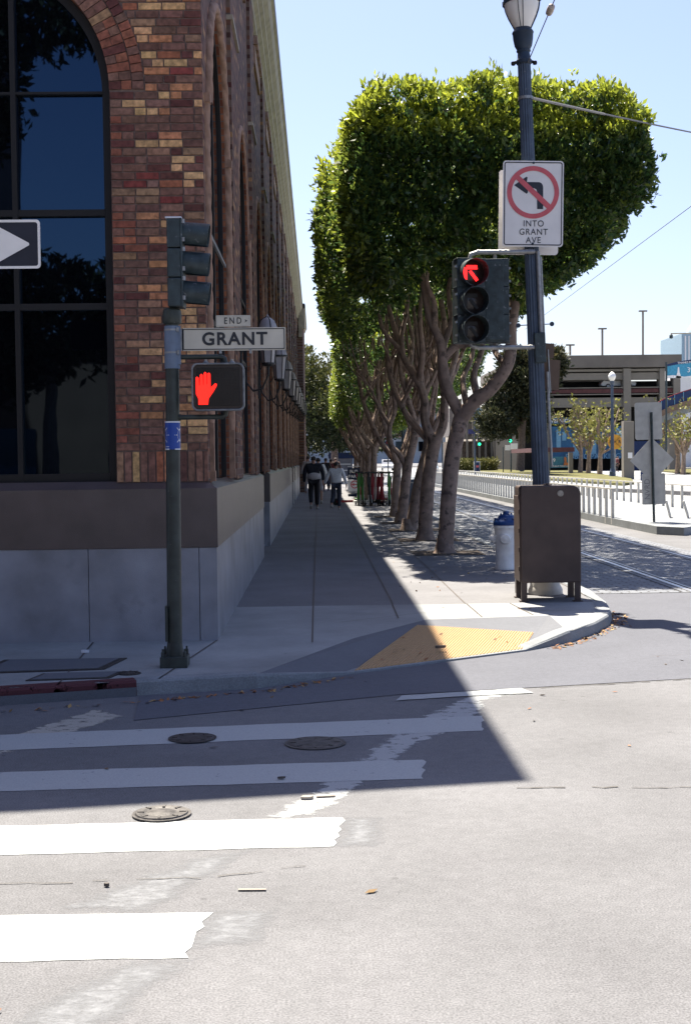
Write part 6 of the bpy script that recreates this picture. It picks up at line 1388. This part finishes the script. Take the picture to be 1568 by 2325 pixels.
bar_ = thing('barrier', 'low white barrier rail crossing the far sidewalk', 'barrier', (0, 0, 0)); b = MB(); pbox(b, 735, 1081, 790, 1084, 74, .1); b.build('rail', m_white, bar_); b = MB()
b = MB(); pbox(b, 745, 1084, 748, 1098, 74, .08); pbox(b, 780, 1084, 783, 1098, 74, .08); b.build('leg', m_white, bar_)
eb = thing('far_building', 'distant blue grey building with tiled roof glimpsed between the trunks', 'building', (0, 0, 0)); b = MB(); pbox(b, 640, 930, 1010, 1055, 330, 20); b.build('wall', mat('far_wall', (.26, .30, .34), na=.2, ns=.2), eb); b = MB(); pbox(b, 900, 975, 990, 992, 328, 4); b.build('roof', mat('far_roof', (.26, .15, .12)), eb); b = MB()
for x in range(690, 1000, 26): pbox(b, x, 1002, x+14, 1024, 329.8, .3)
b.build('window_row', m_glass, eb)

# ================================================================== BEHIND THE CAMERA (what the window mirrors)
ot = thing('street_tree', 'leafy tree across the street, seen only mirrored in the arched window', 'tree', (-9.5, -9.5, 0))
leaf_mesh('crown', blob_sprigs([((0, 0, 12.2), (2.9, 3.4, 2.6)), ((-1.2, 0, 8.8), (2.6, 3, 2.0)), ((.6, 0, 9.9), (1.6, 2, 1.4)), ((.2, 1, 14.2), (3, 3, 2.2)), ((3.4, 0, 13.2), (2.4, 2, 1.7))], 5000, 12), m_leaf_dull, ot, per=5, L=(.2, .4), cols=dk)
b = MB(); b.tube([(0, 0, 0), (.1, 0, 4), (.0, 0, 9)], [.35, .28, .15], 10); b.build('trunk', m_bark_dark, ot)
ot2 = thing('street_tree', 'lower bushy tree by the tan building, seen only mirrored in the window', 'tree', (-7.6, -15, 0))
leaf_mesh('crown', blob_sprigs([((0, 0, 5.8), (2.4, 2, 1.7)), ((2.4, 0, 6.3), (1.3, 1.5, 1.0)), ((-2, 0, 5), (2.5, 2, 2))], 2500, 13), m_leaf_dull, ot2, per=5, L=(.2, .4), cols=dk)
b = MB(); b.tube([(0, 0, 0), (.1, 0, 5)], [.25, .15], 8); b.build('trunk', m_bark_dark, ot2)
tb_ = thing('tan_building', 'tan building across the street, seen only mirrored in the arched window', 'building', (-10, -22, 0)); b = MB(); b.span((-20, -8, 0), (8.5, 0, 5.6)); b.build('wall', mat('tan_stucco', (.15, .09, .06), na=.15, ns=1), tb_); b = MB(); b.span((-20.3, -8, 5.6), (8.8, .3, 5.9)); b.build('roof', m_roof, tb_); b = MB()
for x in (-12, -7, -2, 3): b.span((x, .01, .4), (x+2.6, .06, 2.8))
b.build('window', m_glass, tb_)

# ================================================================== LEAF LITTER AND SCRAPS
m_fl = attr_mat('fallen_leaf', rough=.8, noise_amp=0)
lv = []
def along(pts, n_, spread, z):
    for _ in range(n_):
        i = random.randrange(len(pts)-1); p = Vector(pts[i]).lerp(Vector(pts[i+1]), random.random()); lv.append((p.x+random.gauss(0, spread)+spread*.8, p.y-abs(random.gauss(0, spread)), z))
along([(1.9, 11.0), (2.16, 11.30), (2.5, 11.88), (2.74, 12.42)], 130, .035, .010); along([(2.74, 12.42), (2.9, 12.95), (3.0, 13.6)], 120, .05, .010); along([(-1.2, 8.85), (-.4, 9.2), (.2, 9.75)], 110, .035, .008); along([(-3, 8.3), (-1.2, 8.85)], 50, .035, .008)
for _ in range(16): u, v = random.random(), random.random(); p = bl.lerp(brr, u).lerp(tlv.lerp(trv, u), v); lv.append((p.x, p.y, p.z+.012))
for _ in range(40): lv.append((random.uniform(.9, 2.8), random.uniform(12.6, 20), SW+.008))
for _ in range(26): lv.append((random.uniform(-1.2, 3.5), random.uniform(3.6, 11), .007))
n_ = len(lv); me = bpy.data.meshes.new('fallen_leaves'); V = []; F = []; Cc = []
for k, p in enumerate(lv):
    a = random.uniform(0, 6.28); L_ = random.uniform(.016, .034); wv_ = L_*.42; d = Vector((math.cos(a), math.sin(a), random.uniform(-.1, .45))); s_ = Vector((-math.sin(a), math.cos(a), random.uniform(-.3, .3))); p = Vector(p)
    V += [p-d*L_, p+s_*wv_, p+d*L_, p-s_*wv_]; F.append((4*k, 4*k+1, 4*k+2, 4*k+3)); Cc.append(random.choice([(.20, .075, .025, 1), (.26, .11, .04, 1), (.09, .04, .02, 1), (.13, .08, .03, 1), (.30, .20, .08, 1)]))
me.from_pydata(V, [], F); me.materials.append(m_fl); me.attributes.new('Col', 'FLOAT_COLOR', 'FACE').data.foreach_set('color', np.array(Cc, dtype=np.float32).ravel()); o = bpy.data.objects.new('fallen_leaves', me); COL.objects.link(o); o['kind'] = 'stuff'
def scrap(name, label, c, size, rz, m, cat):
    b = MB(); n_ = 9; pts = [(size[0]/2*math.cos(2*math.pi*k/n_)*random.uniform(.8, 1.15), size[1]/2*math.sin(2*math.pi*k/n_)*random.uniform(.8, 1.15)) for k in range(n_)] if size[2] > .008 else [(-size[0]/2, -size[1]/2), (size[0]/2, -size[1]*.4), (size[0]*.48, size[1]/2), (-size[0]*.5, size[1]*.45)]
    b.prism(pts, size[2], (0, 0, .004), (1, 0, 0), (0, 1, 0), (0, 0, 1)); o = b.build(name, m); o.location = c; o.rotation_euler.z = rz; tag(o, label, cat)
m_card = mat('scrap_card', (.26, .23, .2), na=.3)
scrap('wood_sliver', 'pale flat wooden sliver lying on the sunlit asphalt', (-.263, 4.885, 0), (.105, .016, .003), R(-3), m_card, 'litter')
scrap('cardboard_scrap', 'crumpled cardboard scrap at the shadow edge on the road', (-.07, 6.21, 0), (.06, .045, .012), .3, m_card, 'litter'); scrap('cardboard_scrap', 'thin cardboard strip beside the crumpled scrap at the shadow edge', (.02, 6.24, 0), (.09, .025, .006), .1, m_card, 'litter')
scrap('dry_leaf_clump', 'tiny dark dry clump on the sunlit road at left', (-.816, 4.963, 0), (.02, .018, .012), 0, m_joint, 'litter'); scrap('dry_leaf_clump', 'dark curled leaf on the shaded part of the yellow paving', (.98, 10.72, .062), (.10, .045, .02), .4, m_joint, 'litter'); scrap('dry_leaf_clump', 'small dark clump on the shaded third crosswalk bar', (-.20, 6.6, .004), (.04, .022, .009), .3, m_joint, 'litter')
scrap('white_litter', 'small white crumpled litter on the shaded sidewalk before the granite', (-1.86, 10.5, SW), (.06, .035, .02), .2, m_stickerw, 'litter')

ob = thing('brick_building', 'added unseen dark brick block behind the camera, shading the front facade', 'building', (-13.2, -13, 0)); b = MB(); b.span((-40, -25, 0), (0, 0, 21)); b.build('wall', mat('added_block_wall', (.075, .045, .038), ns=2, na=.3), ob)  # block added out of view to darken the front facade
b = MB()
for z in (4, 8, 12, 16):
    for x in range(-36, -2, 4): b.span((x, -.05, z), (x+2, .04, z+2.2))
o = b.build('window', m_glass, ob); b = MB(); b.span((-40.3, -25, 21), (.3, .3, 21.6)); b.build('cornice', m_cornice, ob)
